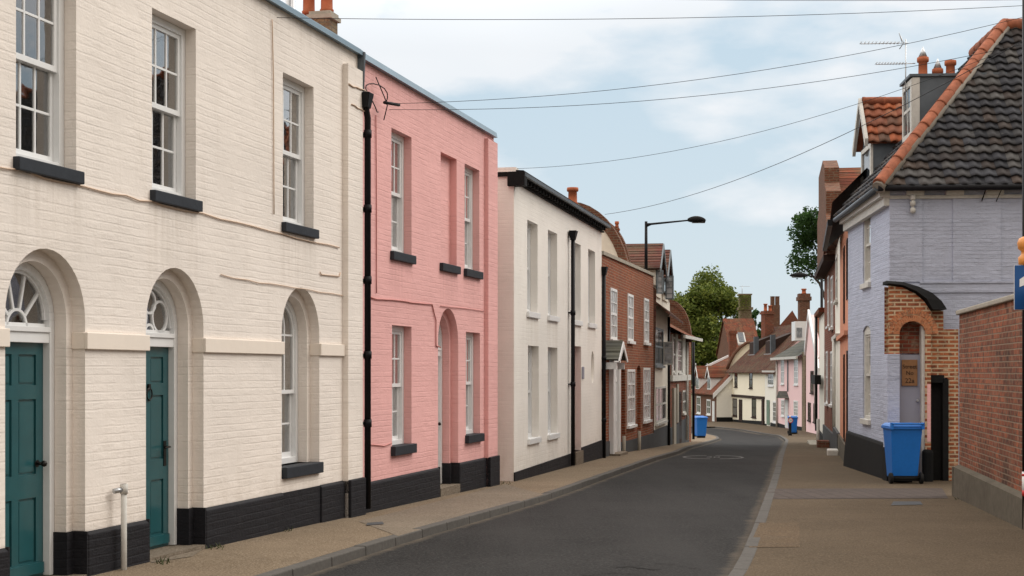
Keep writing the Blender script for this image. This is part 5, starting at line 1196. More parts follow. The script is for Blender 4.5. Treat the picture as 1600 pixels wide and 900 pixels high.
# pink gabled house
Pg = House('pink_gabled_house', 1259.5, 23.6, 1281, 26.5, 'pink rendered house with steep gable and white bargeboard', 'house')
A = Pg.a; LN = Pg.len; zl, zp, zr = Pg.z(1260, 548), Pg.z(1265, 492), Pg.z(1281, 579); xm = A(1265)
w = MB(); poly = [(0, 0), (LN, 0), (LN, zr), (xm, zp), (0, zl)]; w.prism(poly, 0, .3); w.build('wall', M['pink_far'], Pg.root)
MB().prism([(LN + .15, zr - .25), (LN + .15, zr + .15), (xm, zp + .35), (xm, zp - .1)], -.12, -.001).prism([(xm, zp - .1), (xm, zp + .35), (-.15, zl + .2), (-.15, zl - .3)], -.12, -.001).build('bargeboard', M['white'], Pg.root)
MB().face([(LN, .3, zr), (xm, .3, zp), (xm, 6, zp), (LN, 6, zr)]).face([(0, .3, zl), (xm, .3, zp), (xm, 6, zp), (0, 6, zl)]).build('roof', M['tile_red'], Pg.root)
for (a, t, b, bt) in ((1267, 579.5, 1271.5, 614), (1263, 629, 1267.2, 657), (1271.7, 631, 1277, 660)): flat_window(Pg, a, t, b, bt, mat='timber', cols=2, rows=2, fw=.10, proud=.04)
# brown bungalow with two white dormers
Bg = House('brown_brick_cottage', 1082, 16.1, 1119.5, 17.5, 'low brown brick cottage with two pointed white dormers and red roof', 'house')
A = Bg.a; TOP = Bg.z(1100, 611); rise = Bg.z(1119, 573) - Bg.z(1119, 612)
w = MB(); w.panel(rect(0, Bg.len, 0, TOP), [], 0); shell(w, Bg.len, 5.4, TOP); w.build('wall', M['brick_dark'], Bg.root)
gf = MB(); gf.face([(Bg.len + .01, 0, 0), (Bg.len + .01, 5.4, 0), (Bg.len + .01, 5.4, TOP), (Bg.len + .01, 2.7, TOP + 2.7), (Bg.len + .01, 0, TOP)]); gf.build('gable_wall', M['pale'], Bg.root)
pitched(Bg, TOP, TOP, 2.7, 2.7, 'tile_red', ov=.3)
MB().hull8([(Bg.len + .16, -.35, TOP - .6), (Bg.len + .22, -.35, TOP - .6), (Bg.len + .22, 2.7, TOP + 2.5), (Bg.len + .16, 2.7, TOP + 2.5)], [(Bg.len + .16, -.35, TOP - .15), (Bg.len + .22, -.35, TOP - .15), (Bg.len + .22, 2.7, TOP + 2.95), (Bg.len + .16, 2.7, TOP + 2.95)]).build('bargeboard', M['white'], Bg.root)
for (p_, pe) in ((1089, 573), (1107, 574)):
    m_ = Bg.a(p_, 0); zb_ = Bg.z(p_, 607); ze = Bg.z(p_, 588); zr = Bg.z(p_, pe)
    dormer(Bg, m_ - .8, m_ + .8, zb_ - .3, ze, zr, .05, 2.2, wallm='white', roofm='tile_red', barge='white', fin=True, winmat='white', ov=.15)
for (a, t, b, bt) in ((1089, 619, 1095, 646), (1104.5, 624, 1110.5, 648)): flat_window(Bg, a, t, b, bt, cols=2, rows=2, fw=.14)
panel_door(Bg, A(1113.5), A(1117), Bg.g(9), Bg.z(1115, 627), -.05, 'white')
MB().box(Bg.len + .02, Bg.len + .12, 0, 2.6, 0, Bg.z(1120, 652)).build('plinth', M['black_matt'], Bg.root)
MB().box(Bg.len + .02, Bg.len + .3, 2.7, 3.7, 0, TOP + 1.2).build('timber_post', M['brick'], Bg.root)
# roofs behind
def back_house(name, pL, pR, s, pe, pr, wallm, roofm, label, run=4, verge=None, dep=None, rt=1.04):
    h = House(name, pL, s, pR, s * rt, label, 'house'); ze, zr = h.z(pL, pe), h.z(pR, pr, run)
    body(h, ze, run * 2, zr - ze, run, wallm); pitched(h, ze, ze, zr - ze, run, roofm, ov=.2)
    if verge:
        k = (zr - ze) / run; MB().hull8([(-.3, -.3, ze - .2), (-.2, -.3, ze - .2), (-.2, run, zr - .1), (-.3, run, zr - .1)], [(-.3, -.3, ze + .2), (-.2, -.3, ze + .2), (-.2, run, zr + .3), (-.3, run, zr + .3)]).build('bargeboard', M[verge], h.root)
    return h, ze, zr
b1, _, _ = back_house('red_roofed_house', 1097, 1150, 15.6, 580, 549, 'brick_dark', 'tile_red', 'house whose plain red roof with white verge rises behind the brown cottage', run=5, verge='white')
b2, ze, zr = back_house('tall_red_roofed_house', 1143, 1188, 15.3, 552, 499, 'brick_dark', 'tile_red', 'tall red roofed house with skylight behind the yellow house', run=5, rt=1.0)
k = (zr - ze) / 5; sx0, sx1 = b2.a(1151, 2), b2.a(1164, 2); y0_, y1_ = 1.0, 2.6
sk = MB(); sk.hull8([(sx0, y0_, ze + y0_ * k + .1), (sx1, y0_, ze + y0_ * k + .1), (sx1, y1_, ze + y1_ * k + .1), (sx0, y1_, ze + y1_ * k + .1)], [(sx0, y0_, ze + y0_ * k + .3), (sx1, y0_, ze + y0_ * k + .3), (sx1, y1_, ze + y1_ * k + .3), (sx0, y1_, ze + y1_ * k + .3)]); sko = sk.build('skylight', M['old_white'], b2.root)
MB().hull8([(sx0 + .15, y0_ + .15, ze + y0_ * k + .44), (sx1 - .15, y0_ + .15, ze + y0_ * k + .44), (sx1 - .15, y1_ - .15, ze + y1_ * k + .18), (sx0 + .15, y1_ - .15, ze + y1_ * k + .18)], [(sx0 + .15, y0_ + .15, ze + y0_ * k + .48), (sx1 - .15, y0_ + .15, ze + y0_ * k + .48), (sx1 - .15, y1_ - .15, ze + y1_ * k + .32), (sx0 + .15, y1_ - .15, ze + y1_ * k + .32)]).build('pane', M['dark_glass'], sko)
chimney(b2, 1139, 1150, 517, 16.4, 1.0, 'brick_tudor', capz=.3, cap=.08, zlow=0)
b3, ze, zr = back_house('brown_gabled_roof_house', 1208, 1248, 16.8, 530, 503, 'brick_dark', 'tile_brown', 'house with long brown ridge and small brick gable behind the slate roof', run=4)
gp = MB(); gp.face([b3.loc(wpt(a, b, 128)) for a, b in ((1212, 516), (1238, 485), (1248, 502), (1248, 520))]); gp.build('gable', M['brick_tudor'], b3.root)
chimney(b3, 1190, 1208, 486, 17.5, 1.1, 'brick_tudor', pots=((1195.5, .65), (1203.5, .5)), capz=.3, cap=.1, zlow=0, pot_r=.17)
chimney(b3, 1205, 1218, 477, 15.6, .8, 'brick_dark', capz=0, zlow=0)
for p_ in (1207, 1214.5): chimney(b3, p_ - 3.1, p_ + 3.1, 463, 15.6, .5, 'brick_dark', capz=.06, cap=.02, zlow=b3.z(1210, 480))
tw = House('chimney_tower', 1156.5, 14, 1174.5, 14, 'broad weathered brick chimney tower with ivy on its crown', 'chimney'); 
ht = tw.z(1165, 461); q = MB(); w_ = tw.len; q.box(0, w_, 0, w_, 0, tw.z(1165, 484)); q.box(-.15, w_ + .15, -.15, w_ + .15, tw.z(1165, 484), tw.z(1165, 480)); q.box(.0, w_ * .98, .05, w_, tw.z(1165, 480), ht); q.box(-.1, w_ + .05, -.1, w_, ht, ht + .15); q.build('stack', M['stock'], tw.root)
MB().tube([(.3, .5, ht), (.3, .5, ht + 1.1)], .03, 5).tube([(.0, .5, ht + 1.0), (1.2, .5, ht + 1.0)], .02, 5).build('aerial', M['steel'], tw.root)
# small orange roof beside the pale corner house
b4 = House('orange_roofed_house', 1272, 27.5, 1281, 28.6, 'sliver of an orange tiled roof behind the pink gable', 'house'); 
w = MB(); w.box(0, b4.len, .3, 3, 0, b4.z(1276, 520)); w.build('wall', M['brick'], b4.root); MB().face([(0, .2, b4.z(1276, 560)), (b4.len, .2, b4.z(1276, 560)), (b4.len, 3, b4.z(1280, 490, 3)), (0, 3, b4.z(1274, 498, 3))]).build('roof', M['tile_red'], b4.root)
# ================================================================== GROUND
def interp(tab, y):
    if y <= tab[0][0]: return tab[0][1]
    for (a, p), (b, q) in zip(tab, tab[1:]):
        if y <= b: return p + (q - p) * (y - a) / (b - a)
    return tab[-1][1]
kl_px = [(425, 900), (600, 846), (625, 838), (720, 811), (790, 792), (855, 773), (930, 747), (1000, 723), (1060, 705), (1079, 697), (1114, 688), (1125, 684.5), (1121, 681), (1103, 677)]
kr_px = [(1138, 900), (1150, 880), (1172, 830), (1194, 775), (1209, 735), (1216, 711), (1223, 697), (1227, 687), (1217, 680), (1160, 671), (1114, 666.3)]
KL = [(p.y, p.x) for p in (gpt(*q) for q in kl_px)]; KR = [(p.y, p.x) for p in (gpt(*q) for q in kr_px)]
KL.sort(); KR.sort()
d0 = (KL[1][1] - KL[0][1]) / (KL[1][0] - KL[0][0]); KL = [(-30, KL[0][1] - d0 * (KL[0][0] + 30))] + KL
d0 = (KR[1][1] - KR[0][1]) / (KR[1][0] - KR[0][0]); KR = [(-30, KR[0][1] - .28 * (KR[0][0] + 30))] + KR
YL_END = KL[-1][0]; YR_END = KR[-1][0]
def kl(y): return interp(KL, y)
def kr(y): return interp(KR, y)
def sm(f, y, w=1.2): return (f(y - w) + 2 * f(y) + f(y + w)) / 4
ys = [y * .5 for y in range(-40, 60)] + [30 + y * 1.0 for y in range(0, 60)] + [90 + 2 * y for y in range(0, 20)]
def strip(name, mat, fx0, fx1, ys, lift, nx=6, label=None, edge=None):
    mb = MB(); rows = []
    for y in ys:
        x0, x1 = fx0(y), fx1(y); rows.append(len(mb.v))
        for k in range(nx + 1): mb.v.append((x0 + (x1 - x0) * k / nx, y, GZ(y) + lift))
    for r0, r1 in zip(rows, rows[1:]):
        for k in range(nx): mb.f.append((r0 + k, r0 + k + 1, r1 + k + 1, r1 + k))
    o = mb.build(name, mat); tag(o, kind='structure')
    if edge:
        at = o.data.attributes.new('edge', 'FLOAT', 'POINT')
        for i, v in enumerate(o.data.vertices): at.data[i].value = edge(v.co.x, v.co.y)
    return o
KH = .09
def edge_f(x, y): return max(0, min(1, max(1 - (x - kl(y)) / .30 if y < YL_END else 0, 1 - (kr(y) - x) / .34 if y < YR_END else 0)))
strip('road', M['road'], lambda y: sm(kl, y) if y < YL_END else -45, lambda y: sm(kr, y), [y for y in ys if y <= YR_END] + [YR_END], -KH, nx=48, edge=edge_f)
strip('pavement_left', M['pave'], lambda y: min(-6, kl(y) - 9), lambda y: sm(kl, y) - .15, [y for y in ys if y <= YL_END - 1] + [YL_END - .6], 0, nx=10)
ysr = [y for y in ys if y < 128]
strip('pavement_right', M['pave_r'], lambda y: sm(kr, y) + .15 if y < YR_END else -45, lambda y: max(sm(kr, y), 12) + 18, ysr, 0, nx=16)
ge = MB(); far_y = [-60, -20, 0, 10, 20, 30, 40, 50, 60, 70, 80, 90, 100, 110, 120, 130, 150, 200, 300, 600, 1500, 3000]
for a, b in zip(far_y, far_y[1:]): ge.face([(-2500, a, GZ(a) - .2), (2500, a, GZ(a) - .2), (2500, b, GZ(b) - .2), (-2500, b, GZ(b) - .2)])
tag(ge.build('ground', M['earth']), kind='structure')
def kerb_line(name, f, y0, y1, side, capend=False):
    mb = MB(); y = y0
    while y < y1:
        L_ = .91 if y < 60 else 1.5; y2 = min(y + L_, y1); j = .006; dz = random.uniform(-.004, .004)
        a = Vector((sm(f, y), y, 0)); b = Vector((sm(f, y2 - .012), y2 - .012, 0)); d = (b - a).normalized(); n = Vector((-d.y, d.x, 0)) * side
        w = .15
        def zz(p, o): return Vector((p.x, p.y, GZ(p.y) + o + dz))
        bot = [zz(a, -.25), zz(b, -.25), zz(b + n * w, -.25), zz(a + n * w, -.25)]; top = [zz(a + n * .012, .004), zz(b + n * .012, .004), zz(b + n * w, .004), zz(a + n * w, .004)]
        mb.hull8(bot, top); y = y2
    o = mb.build(name, M['kerb'], bevel=.012); tag(o, kind='structure')
kerb_line('kerb_left', kl, -20, YL_END - .7, 1); kerb_line('kerb_right', kr, -20, YR_END, -1)
def patch(name, pxs, mat, lift=.004, dens=8):
    P = [gpt(*p) for p in pxs]; mb = MB(); n = 10
    a, b, c, d = P; rows = []
    for j in range(n + 1):
        l = a.lerp(d, j / n); r = b.lerp(c, j / n); rows.append(len(mb.v))
        for i in range(n + 1):
            p = l.lerp(r, i / n); mb.v.append((p.x, p.y, GZ(p.y) + lift))
    for j in range(n):
        for i in range(n): mb.f.append((rows[j] + i, rows[j] + i + 1, rows[j + 1] + i + 1, rows[j + 1] + i))
    tag(mb.build(name, mat), kind='structure')
patch('paved_crossing', [(1192, 780), (1482, 779), (1472, 763), (1200, 764)], M['setts'])
patch('pavement_patch', [(1170, 856), (1250, 855), (1249, 817), (1187, 817)], M['patch_l'])
patch('concrete_slab', [(560, 815), (622, 838), (850, 773), (790, 757)], M['slab'])
patch('concrete_slab', [(236, 880), (300, 870), (318, 858), (238, 866)], M['slab'], .005)
patch('drain_cover', [(1392, 790), (1442, 789), (1438, 784), (1396, 784)], M['gray_paint'], .006)
patch('drain_cover', [(572, 822), (600, 820), (598, 816), (574, 818)], M['gray_paint'], .010)
def crack(pts, w):
    mb = MB(); P = [gpt(x, y) for x, y in pts]; Q = []
    for a, b in zip(P, P[1:]):
        for k in range(6): q = a.lerp(b, k / 6); q.x += random.uniform(-.02, .02); q.y += random.uniform(-.05, .05); Q.append(q)
    Q.append(P[-1])
    for a, b in zip(Q, Q[1:]):
        wa, wb = w * random.uniform(.3, 1), w * random.uniform(.3, 1); mb.face([(a.x, a.y - wa, GZ(a.y) - KH + .004), (b.x, b.y - wb, GZ(b.y) - KH + .004), (b.x, b.y + wb, GZ(b.y) - KH + .004), (a.x, a.y + wa, GZ(a.y) - KH + .004)])
    tag(mb.build('road_crack', M['crack']), kind='structure')
crack([(965, 872), (985, 871), (1000, 874), (1032, 875)], .025); crack([(1020, 865), (1060, 870), (1098, 876)], .012); crack([(912, 884), (960, 881), (1000, 884)], .012)
# 20 roundel painted on the road
rc = gpt(1114, 714.5, -KH); ry = rc.y
ring = MB(); n = 40; ax_, ay_ = .80, 1.35
for k in range(n):
    if k % 20 in (9, 10, 0, 19): continue
    a0, a1 = 2 * PI * k / n, 2 * PI * (k + 1) / n
    q = [(rc.x + (ax_ + o) * math.cos(t) + .10 * (ay_ + o) * math.sin(t), rc.y + (ay_ + o * 2) * math.sin(t)) for t, o in ((a0, -.035), (a1, -.035), (a1, .035), (a0, .035))]
    ring.face([(x, y, GZ(y) - KH + .005) for x, y in q])
rm_ = ring.build('road_marking', M['line']); tag(rm_, kind='structure')
t = text_mesh('20', .72, M['line'], None, Matrix.Translation((rc.x, rc.y, 0)) @ Matrix.Rotation(R(-12), 4, 'Z'), name='road_marking_number', sx=.55, sy=1.25, depth=0)
for v in t.data.vertices: v.co.z = GZ(v.co.y) - KH + .006
tag(t, kind='structure')
# weeds at the plinth foot (ground cover)
wd = MB()
for (px_, py_, n_) in ((334, 857, 26), (444, 827, 20), (448, 830, 8), (256, 880, 14), (1500, 781, 12), (790, 757, 10)):
    c = gpt(px_, py_)
    for k in range(n_):
        b = c + Vector((random.gauss(0, .05), random.gauss(0, .08), 0)); a = random.uniform(0, 6.28); hh = random.uniform(.02, .07); dx, dy = math.cos(a) * .008, math.sin(a) * .008; tx, ty = random.gauss(0, .03), random.gauss(0, .03)
        wd.face([(b.x - dx, b.y - dy, b.z), (b.x + dx, b.y + dy, b.z), (b.x + tx, b.y + ty, b.z + hh)])
tag(wd.build('weeds', M['weed']), 'small green weeds growing at the foot of the black plinth', 'weeds', kind='stuff')

# ================================================================== WHEELIE BINS
def make_bin():
    r_ = empty('wheelie_bin', (0, 0, 0))
    b = MB(); zb_, zt = .10, .98
    b.hull8([(-.22, -.24, zb_), (.22, -.24, zb_), (.22, .20, zb_), (-.22, .20, zb_)], [(-.275, -.33, zt), (.275, -.33, zt), (.275, .33, zt), (-.275, .33, zt)])
    b.box(-.12, .12, -.262, -.235, .16, .20)
    b.build('body', M['blue_bin'], r_, bevel=.03)
    b = MB(); b.box(-.30, .30, -.355, .355, .965, 1.005); b.build('rim', M['blue_bin'], r_, bevel=.012)
    l = MB(); l.hull8([(-.305, -.37, 1.008), (.305, -.37, 1.008), (.305, .36, 1.008), (-.305, .36, 1.008)], [(-.25, -.30, 1.065), (.25, -.30, 1.065), (.25, .32, 1.075), (-.25, .32, 1.075)]); l.box(-.07, .07, -.40, -.365, .99, 1.02); l.build('lid', M['blue_bin'], r_, bevel=.02)
    h = MB(); h.tube([(-.27, .37, 1.0), (-.27, .42, 1.07), (.27, .42, 1.07), (.27, .37, 1.0)], .016, 8); h.box(-.29, -.25, .33, .42, .97, 1.09); h.box(.25, .29, .33, .42, .97, 1.09); h.build('handle', M['blue_bin'], r_, bevel=.006)
    for s_ in (-1, 1):
        w = MB(); w.tube([(s_ * .235, .27, .10), (s_ * .295, .27, .10)], .10, 20); w.build('wheel', M['rubber'], r_, bevel=.015)
    a = MB(); a.tube([(-.24, .27, .10), (.24, .27, .10)], .013, 8); a.box(-.20, .20, -.22, -.10, .0, .10).box(-.235, .235, .16, .24, .05, .14); a.build('base', M['rubber'], r_)
    return r_
def children(o): return [c for c in bpy.data.objects if c.parent == o]
def copy_tree(o, parent=None):
    c = o.copy(); col.objects.link(c); c.parent = parent
    for ch in children(o): copy_tree(ch, c)
    return c
b0 = make_bin(); GP = 'blue wheelie bins on the pavements'
pos = [((1415.5, 755), 178, 'blue wheelie bin beside the grey arched door with the wooden plaque'), ((1094, 682), 10, 'blue wheelie bin on the left pavement by the brick corner'), ((1238.5, 675.5), -8, 'blue wheelie bin in front of the pale pink cottage behind the bollard')]
for i, ((px_, py_), ang, lb) in enumerate(pos):
    p = gpt(px_, py_)
    o = b0 if i == 0 else copy_tree(b0)
    if i == 0: p = Vector(((1416 - HX) / 88.3, F / 88.3 + .25, 0)); p.z = GZ(p.y)
    if i == 1: p = Vector(((1094 - HX) / F * 70.5, 70.5, GZ(70.5)))
    if i == 2: p = Vector(((1238.5 - HX) / F * 86, 86, GZ(86)))
    o.location = p; o.rotation_euler = (0, 0, R(ang)); tag(o, lb, 'wheelie bin', GP)

# ================================================================== BOLLARD
p = gpt(1234.5, 680.5); bo = empty('bollard', p); tag(bo, 'black bollard with a round red ringed 20 sign on top', 'bollard')
MB().lathe([(.11, 0), (.11, .10), (.085, .12), (.08, .85), (.09, .9), (.07, 1.0), (.03, 1.03)], (0, 0, 0), 14).build('post', M['black_matt'], bo)
MB().lathe([(.05, 1.03), (.06, 1.08), (.03, 1.13)], (0, 0, 0), 10).build('cap', M['white'], bo)
dsc = MB(); n = 24
def disc(r, y0, y1, z): return MB().prism([(r * math.cos(2 * PI * k / n), z + r * math.sin(2 * PI * k / n)) for k in range(n)], y0, y1)
sg = disc(.15, -.115, -.10, .86).build('sign_disc', M['sign_red'], bo); disc(.11, -.118, -.1155, .86).build('sign_face', M['sign_white'], sg)
text_mesh('20', .15, M['black'], sg, Matrix.Translation((0, -.121, .86)) @ Matrix.Rotation(R(90), 4, 'X'), name='number')

# ================================================================== SIGN POST at right edge
sy = 16.4; sx = (1604 - HX) / F * sy; sz = GZ(sy)
sp = empty('sign_post', (sx, sy, sz)); tag(sp, 'black post at the right edge with blue square arrow sign and amber beacon', 'road sign')
ztop = EYE + 590 * sy / F - sz
MB().tube([(0, 0, -.1), (0, 0, ztop)], .048, 14).build('post', M['black'], sp)
zz = lambda py: EYE - (py - HY) * sy / F - sz
x0 = (1582.5 - 1604) / F * sy; w_ = (484 - 415) / F * sy
pln = MB(); pln.box(x0, x0 + w_, -.062, -.055, zz(484), zz(415)); pn_ = pln.build('sign_plate', M['sign_blue'], sp, bevel=.004)
MB().box(x0 - .006, x0 + w_ + .006, -.0548, -.052, zz(484.5), zz(414.5)).build('sign_backing', M['sign_white'], pn_)
ar = MB(); cx = x0 + w_ / 2; zt_ = zz(420); 
ar.prism([(x0 + .055, zz(437)), (cx, zt_), (cx, zt_ - .13), (x0 + .055, zz(449))], -.066, -.0625).prism([(cx, zt_), (x0 + w_ - .055, zz(437)), (x0 + w_ - .055, zz(449)), (cx, zt_ - .13)], -.066, -.0625).box(cx - .04, cx + .04, -.0655, -.0625, zz(478), zt_ - .10)
ar.build('arrow', M['sign_white'], pn_)
bc = MB(); bc.lathe([(.05, 0), (.095, .02), (.10, .10), (.07, .13), (.065, .17), (.10, .20), (.11, .27), (.09, .32), (.05, .34)], (-.0, -.02, zz(416)), 18); bc.build('beacon', M['amber'], sp)
stk = MB(); stk.lathe([(.0505, zz(775)), (.0505, zz(737))], (0, 0, 0), 14); stk.build('sticker', M['sign_white'], sp); MB().lathe([(.051, zz(775)), (.051, zz(766))], (0, 0, 0), 14).build('sticker_band', M['sign_red'], sp)
MB().lathe([(.051, zz(744)), (.051, zz(740))], (0, 0, 0), 14).build('sticker_band', M['sign_red'], sp)

# ================================================================== STREET LAMPS
def lamp(base, H, armv, side, label, r=.055, headl=.72, fat=1.2):
    o = empty('street_lamp', base); tag(o, label, 'street lamp', 'street lamps')
    MB().tube([(0, 0, 0), (0, 0, H)], [r, r * .8], 12).build('pole', M['black'], o)
    a = Vector(armv); st = Vector((0, 0, H - .12)); en = st + a
    MB().tube([st, st + a * .12 + Vector((0, 0, .02)), en], [.07, .035, .025], 10).build('arm', M['black'], o)
    d = Vector((a.x, a.y, 0)).normalized(); n = Vector((-d.y, d.x, 0)); hb = MB(); N_ = 14; i0 = len(hb.v); seg = 14
    for k in range(N_ + 1):
        t = k / N_; w = .165 * (math.sin(PI * min(1, t * .94 + .06)) ** .6); hgt = .135 * (math.sin(PI * min(1, t * .92 + .08)) ** .6)
        c = en + d * (t * headl - .02)
        for j in range(seg):
            an = 2 * PI * j / seg; zz_ = math.sin(an); hb.v.append(tuple(c + n * w * math.cos(an) + Vector((0, 0, hgt * (zz_ if zz_ > 0 else zz_ * .55)))))
    for k in range(N_):
        for j in range(seg): hb.smooth.add(len(hb.f)); hb.f.append((i0 + k * seg + j, i0 + k * seg + (j + 1) % seg, i0 + (k + 1) * seg + (j + 1) % seg, i0 + (k + 1) * seg + j))
    hb.build('lantern', M['black_matt'], o)
    c = en + d * headl * .55; gl = MB(); gl.hull8([tuple(c + d * u + n * v + Vector((0, 0, -.085))) for u, v in ((-.2, -.07), (.2, -.07), (.2, .07), (-.2, .07))], [tuple(c + d * u + n * v + Vector((0, 0, -.03))) for u, v in ((-.22, -.09), (.22, -.09), (.22, .09), (-.22, .09))]); gl.build('lens', M['dark_glass'], o)
    c = en + d * headl * .5; MB().lathe([(.03, .08), (.03, .13), (.01, .14)], tuple(c), 8).build('photocell', M['old_white'], o)
lw = H4.world(H4.a(1009.5, .45), .45, TOP) if False else None
yl_ = 44.7; base = wpt(1009.5, 440, yl_); top_ = wpt(1009.5, 346, yl_)
lamp(base, top_.z - base.z, (1.32, -.05, .15), 1, 'black street lamp rising behind the brick parapet on the left', headl=.58)
yl_ = 60.5; base = wpt(1284, 0, yl_); base.z = GZ(yl_); top_ = wpt(1284, 430, yl_)
lamp(base, top_.z - base.z, (-.62, .0, .10), -1, 'black street lamp behind the pale corner house on the right', r=.075, headl=.78)

# ================================================================== OVERHEAD CABLES
def wire(p, q, sag, label, r=.0036):
    P = [p.lerp(q, k / 24) - Vector((0, 0, sag * 4 * (k / 24) * (1 - k / 24))) for k in range(25)]
    mb = MB(); mb.tube(P, r, 5); tag(mb.build('overhead_cable', M['cable']), label, 'cable', 'overhead telephone cables')
pole = lambda px, py: wpt(px, py, 19.0)
ins = H2.world(H2.a(592), -.15, H2.z(592, 163)); ins2 = H2.world(H2.a(592), -.15, H2.z(592, 172))
wire(ins, pole(1800, -28), .35, 'overhead cable from the black hopper on the pink house, upper of the pair')
wire(ins2, pole(1800, 22), .35, 'overhead cable from the black hopper on the pink house, lower of the pair')
wire(H1.world(H1.a(426), -.05, H1.z(426, 28)), pole(1800, -4), .12, 'overhead cable from the cream wall across the top of the sky')
wire(H3.world(.05, -.05, H3.z(803, 263)), pole(1700, 24), .45, 'overhead cable from the near corner of the white house')
wire(wpt(945, 335, 39), pole(1700, 5), .5, 'overhead cable from behind the white house eaves, lowest of all', r=.006)
wire(wpt(513, -16, 26.4), pole(1800, -3), .10, 'overhead cable touching the top edge of the sky')

# ================================================================== TREES
def tree(name, base, hgt, cw, label, leafmat, crown_z0=.3, nleaf=14000, leaf=.16, clumps=60, seed=1, squash=1.0, lean=(0, 0)):
    rnd = random.Random(seed); o = empty(name, base); tag(o, label, 'tree')
    tr = MB(); tr.tube([(0, 0, -.2), (.1, .05, hgt * .3), (lean[0] * .5, lean[1] * .5, hgt * .55), (lean[0], lean[1], hgt * .82)], [hgt * .03, hgt * .022, hgt * .014, hgt * .005], 10)
    cl = []
    for k in range(clumps):
        for _ in range(50):
            u = Vector((rnd.uniform(-1, 1), rnd.uniform(-1, 1), rnd.uniform(-1, 1)))
            if .35 < u.length < 1: break
        zc = hgt * (crown_z0 + 1) / 2; hz = hgt * (1 - crown_z0) / 2
        wf = 1 - .25 * max(0, u.z)
        c = Vector((lean[0] + u.x * cw / 2 * wf, lean[1] + u.y * cw / 2 * wf * squash, zc + u.z * hz)); cl.append((c, rnd.uniform(.10, .18) * cw))
        if k % 3 == 0: tr.tube([(lean[0] * .3, lean[1] * .3, hgt * rnd.uniform(.25, .5)), tuple(c * .5 + Vector((0, 0, hgt * .25))), tuple(c)], [hgt * .009, hgt * .006, hgt * .002], 6)
    tr.build('trunk', M['bark'], o)
    lv = MB()
    for k in range(nleaf):
        c, r_ = cl[rnd.randrange(len(cl))]
        u = Vector((rnd.gauss(0, 1), rnd.gauss(0, 1), rnd.gauss(0, .8))); u = u.normalized() * r_ * (rnd.random() ** .45)
        p = c + u; a = Vector((rnd.gauss(0, 1), rnd.gauss(0, 1), rnd.gauss(0, .6))).normalized(); b = a.cross(Vector((rnd.gauss(0, 1), rnd.gauss(0, 1), rnd.gauss(0, 1)))).normalized(); s_ = leaf * rnd.uniform(.6, 1.3)
        lv.f.append(tuple(range(len(lv.v), len(lv.v) + 4))); lv.v += [tuple(p - a * s_), tuple(p + b * s_ * .55), tuple(p + a * s_), tuple(p - b * s_ * .55)]
    lv.build('crown', M[leafmat], o)
ty = 172
tb = wpt(1103, 600, ty); tb.z = GZ(ty)
tree('broadleaf_tree', tb, EYE + 157 * ty / F - tb.z, 9.6, 'bushy yellow-green broadleaf tree behind the brown brick gable', 'leaf_a', .08, 52000, .20, 130, 3)
ty = 105
tb = wpt(1311, 600, ty); tb.z = GZ(ty)
tree('broadleaf_tree', tb, (EYE + 255 * ty / F - tb.z) * 1.13, 7.2, 'dark green tree rising behind the gabled brick house on the right', 'leaf_b', .56, 20000, .14, 60, 5)
ty = 190
tb = wpt(1180, 600, ty); tb.z = GZ(ty)
tree('broadleaf_tree', tb, EYE + 102 * ty / F - tb.z, 4.0, 'small distant green tree between the brick chimneys', 'leaf_b', .3, 3000, .25, 25, 9)
# ivy on the chimney tower
iv = MB(); rnd = random.Random(4)
for k in range(900):
    p = Vector((rnd.uniform(-.25, w_t if False else tw.len * .9), -.22 + rnd.uniform(-.1, .05), tw.z(1165, 462) - abs(rnd.gauss(0, .9)))); a = Vector((rnd.gauss(0, 1), rnd.gauss(0, 1), rnd.gauss(0, 1))).normalized() * .10; b = Vector((rnd.gauss(0, 1), rnd.gauss(0, 1), rnd.gauss(0, 1))).normalized() * .10
    iv.face([p, p + a, p + b])
iv.build('ivy', M['leaf_a'], tw.root)

# ================================================================== LIGHT, SKY, CAMERA
w = bpy.data.worlds.new('World'); sc.world = w; w.use_nodes = True; nt = w.node_tree; nt.nodes.clear()
SUN_EL, SUN_AZ = R(42), R(60)      # azimuth measured from +Y (view direction) towards +X
SUN_AZ = R(72)
out = nt.nodes.new('ShaderNodeOutputWorld'); bg = nt.nodes.new('ShaderNodeBackground')
sky = nt.nodes.new('ShaderNodeTexSky'); sky.sky_type = 'NISHITA'; sky.sun_disc = False; sky.sun_elevation = SUN_EL; sky.sun_rotation = SUN_AZ
sky.air_density = 1.0; sky.dust_density = 1.2; sky.ozone_density = 1.2
tc = nt.nodes.new('ShaderNodeTexCoord'); mp = nt.nodes.new('ShaderNodeMapping'); mp.inputs['Scale'].default_value = (1.0, 1.0, 2.6); mp.inputs['Location'].default_value = (0.35, 0.2, 0.62); L(nt, tc.outputs['Generated'], mp.inputs[0])
n1 = noise(nt, mp.outputs[0], 6.5, 7, .5).outputs[0]
n0 = noise(nt, mp.outputs[0], 1.6, 3, .5).outputs[0]
sp_ = nt.nodes.new('ShaderNodeSeparateXYZ'); L(nt, tc.outputs['Generated'], sp_.inputs[0])
hgt = ramp(nt, sp_.outputs[2], .02, .20)
cov = math_n(nt, 'ADD', math_n(nt, 'MULTIPLY', n1, .75), math_n(nt, 'MULTIPLY', n0, .35)); cov = math_n(nt, 'ADD', cov, math_n(nt, 'MULTIPLY', hgt, .10))
cl = ramp(nt, cov, .56, .68)
cl = math_n(nt, 'MULTIPLY', cl, .88)
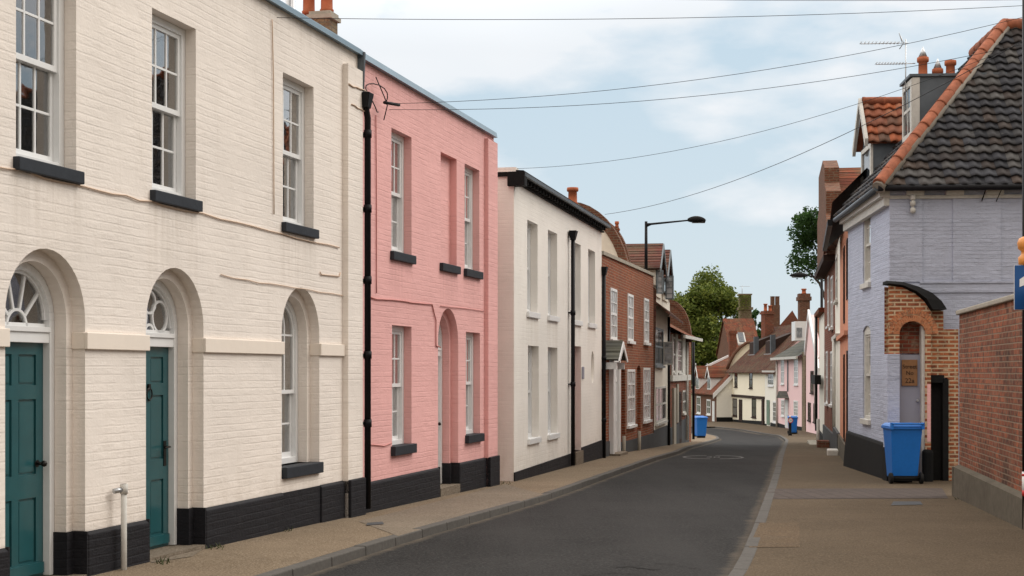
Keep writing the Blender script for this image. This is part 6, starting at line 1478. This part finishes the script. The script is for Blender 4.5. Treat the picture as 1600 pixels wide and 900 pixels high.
hb = nt.nodes.new('ShaderNodeVectorMath'); hb.operation = 'SCALE'; hb.inputs['Scale'].default_value = 9.6; L(nt, ramp(nt, sp_.outputs[2], 0.0, .28, (.715, .805, .86), (.59, .75, .865)), hb.inputs[0])
base = mixc(nt, .86, sky.outputs[0], hb.outputs[0])
cldc = mixc(nt, n1, (7.8, 8.3, 8.8), (9.4, 9.4, 9.5))
fin = mixc(nt, cl, base, cldc)
fin = mixc(nt, ramp(nt, sp_.outputs[2], .26, .5), fin, (8.9, 8.6, 8.35))
fin = mixc(nt, ramp(nt, sp_.outputs[1], -.75, -.05, (1, 1, 1), (0, 0, 0)), fin, (7.0, 6.4, 5.8))  # unseen sky behind the camera tinted warm to turn camera-facing reveals tan
up = math_n(nt, 'MULTIPLY', ramp(nt, sp_.outputs[2], .24, .52), 1.2)          # a thin-cloud sky is brighter overhead
ah = math_n(nt, 'MULTIPLY', ramp(nt, sp_.outputs[1], -.9, .5, (1, 1, 1), (0, 0, 0)), -.30)  # dims that unseen rear sky so camera-facing faces render darker
lf = math_n(nt, 'MULTIPLY', math_n(nt, 'MULTIPLY', ramp(nt, sp_.outputs[0], -.5, .1, (1, 1, 1), (0, 0, 0)), ramp(nt, sp_.outputs[2], .22, .4)), .7)  # extra brightness added to the upper left sky to lift right-hand fronts
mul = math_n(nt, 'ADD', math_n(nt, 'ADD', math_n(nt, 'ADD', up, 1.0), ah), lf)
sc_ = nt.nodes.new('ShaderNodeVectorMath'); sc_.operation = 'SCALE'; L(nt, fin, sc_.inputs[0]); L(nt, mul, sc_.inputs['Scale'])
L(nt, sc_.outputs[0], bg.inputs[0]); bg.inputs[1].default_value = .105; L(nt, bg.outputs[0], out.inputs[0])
sun = bpy.data.lights.new('sun', 'SUN'); sun.energy = 1.5; sun.angle = R(35); sun.color = (1, .94, .86)
so = bpy.data.objects.new('sun', sun); col.objects.link(so)
dv = Vector((math.sin(SUN_AZ) * math.cos(SUN_EL), math.cos(SUN_AZ) * math.cos(SUN_EL), math.sin(SUN_EL)))
so.rotation_euler = (-dv).to_track_quat('-Z', 'Y').to_euler(); so.location = (20, -10, 40)
cam = bpy.data.cameras.new('camera'); co = bpy.data.objects.new('camera', cam); col.objects.link(co); sc.camera = co
co.location = (0, 0, EYE); co.rotation_euler = (R(90), 0, 0); cam.lens = F / 1600 * 36; cam.sensor_width = 36; cam.shift_y = (HY - 450) / 1600; cam.clip_end = 5000; cam.clip_start = .1
sc.view_settings.view_transform = 'Standard'; sc.view_settings.look = 'None'; sc.view_settings.exposure = 0
sc.cycles.use_denoising = True; sc.cycles.max_bounces = 8; sc.cycles.transparent_max_bounces = 12
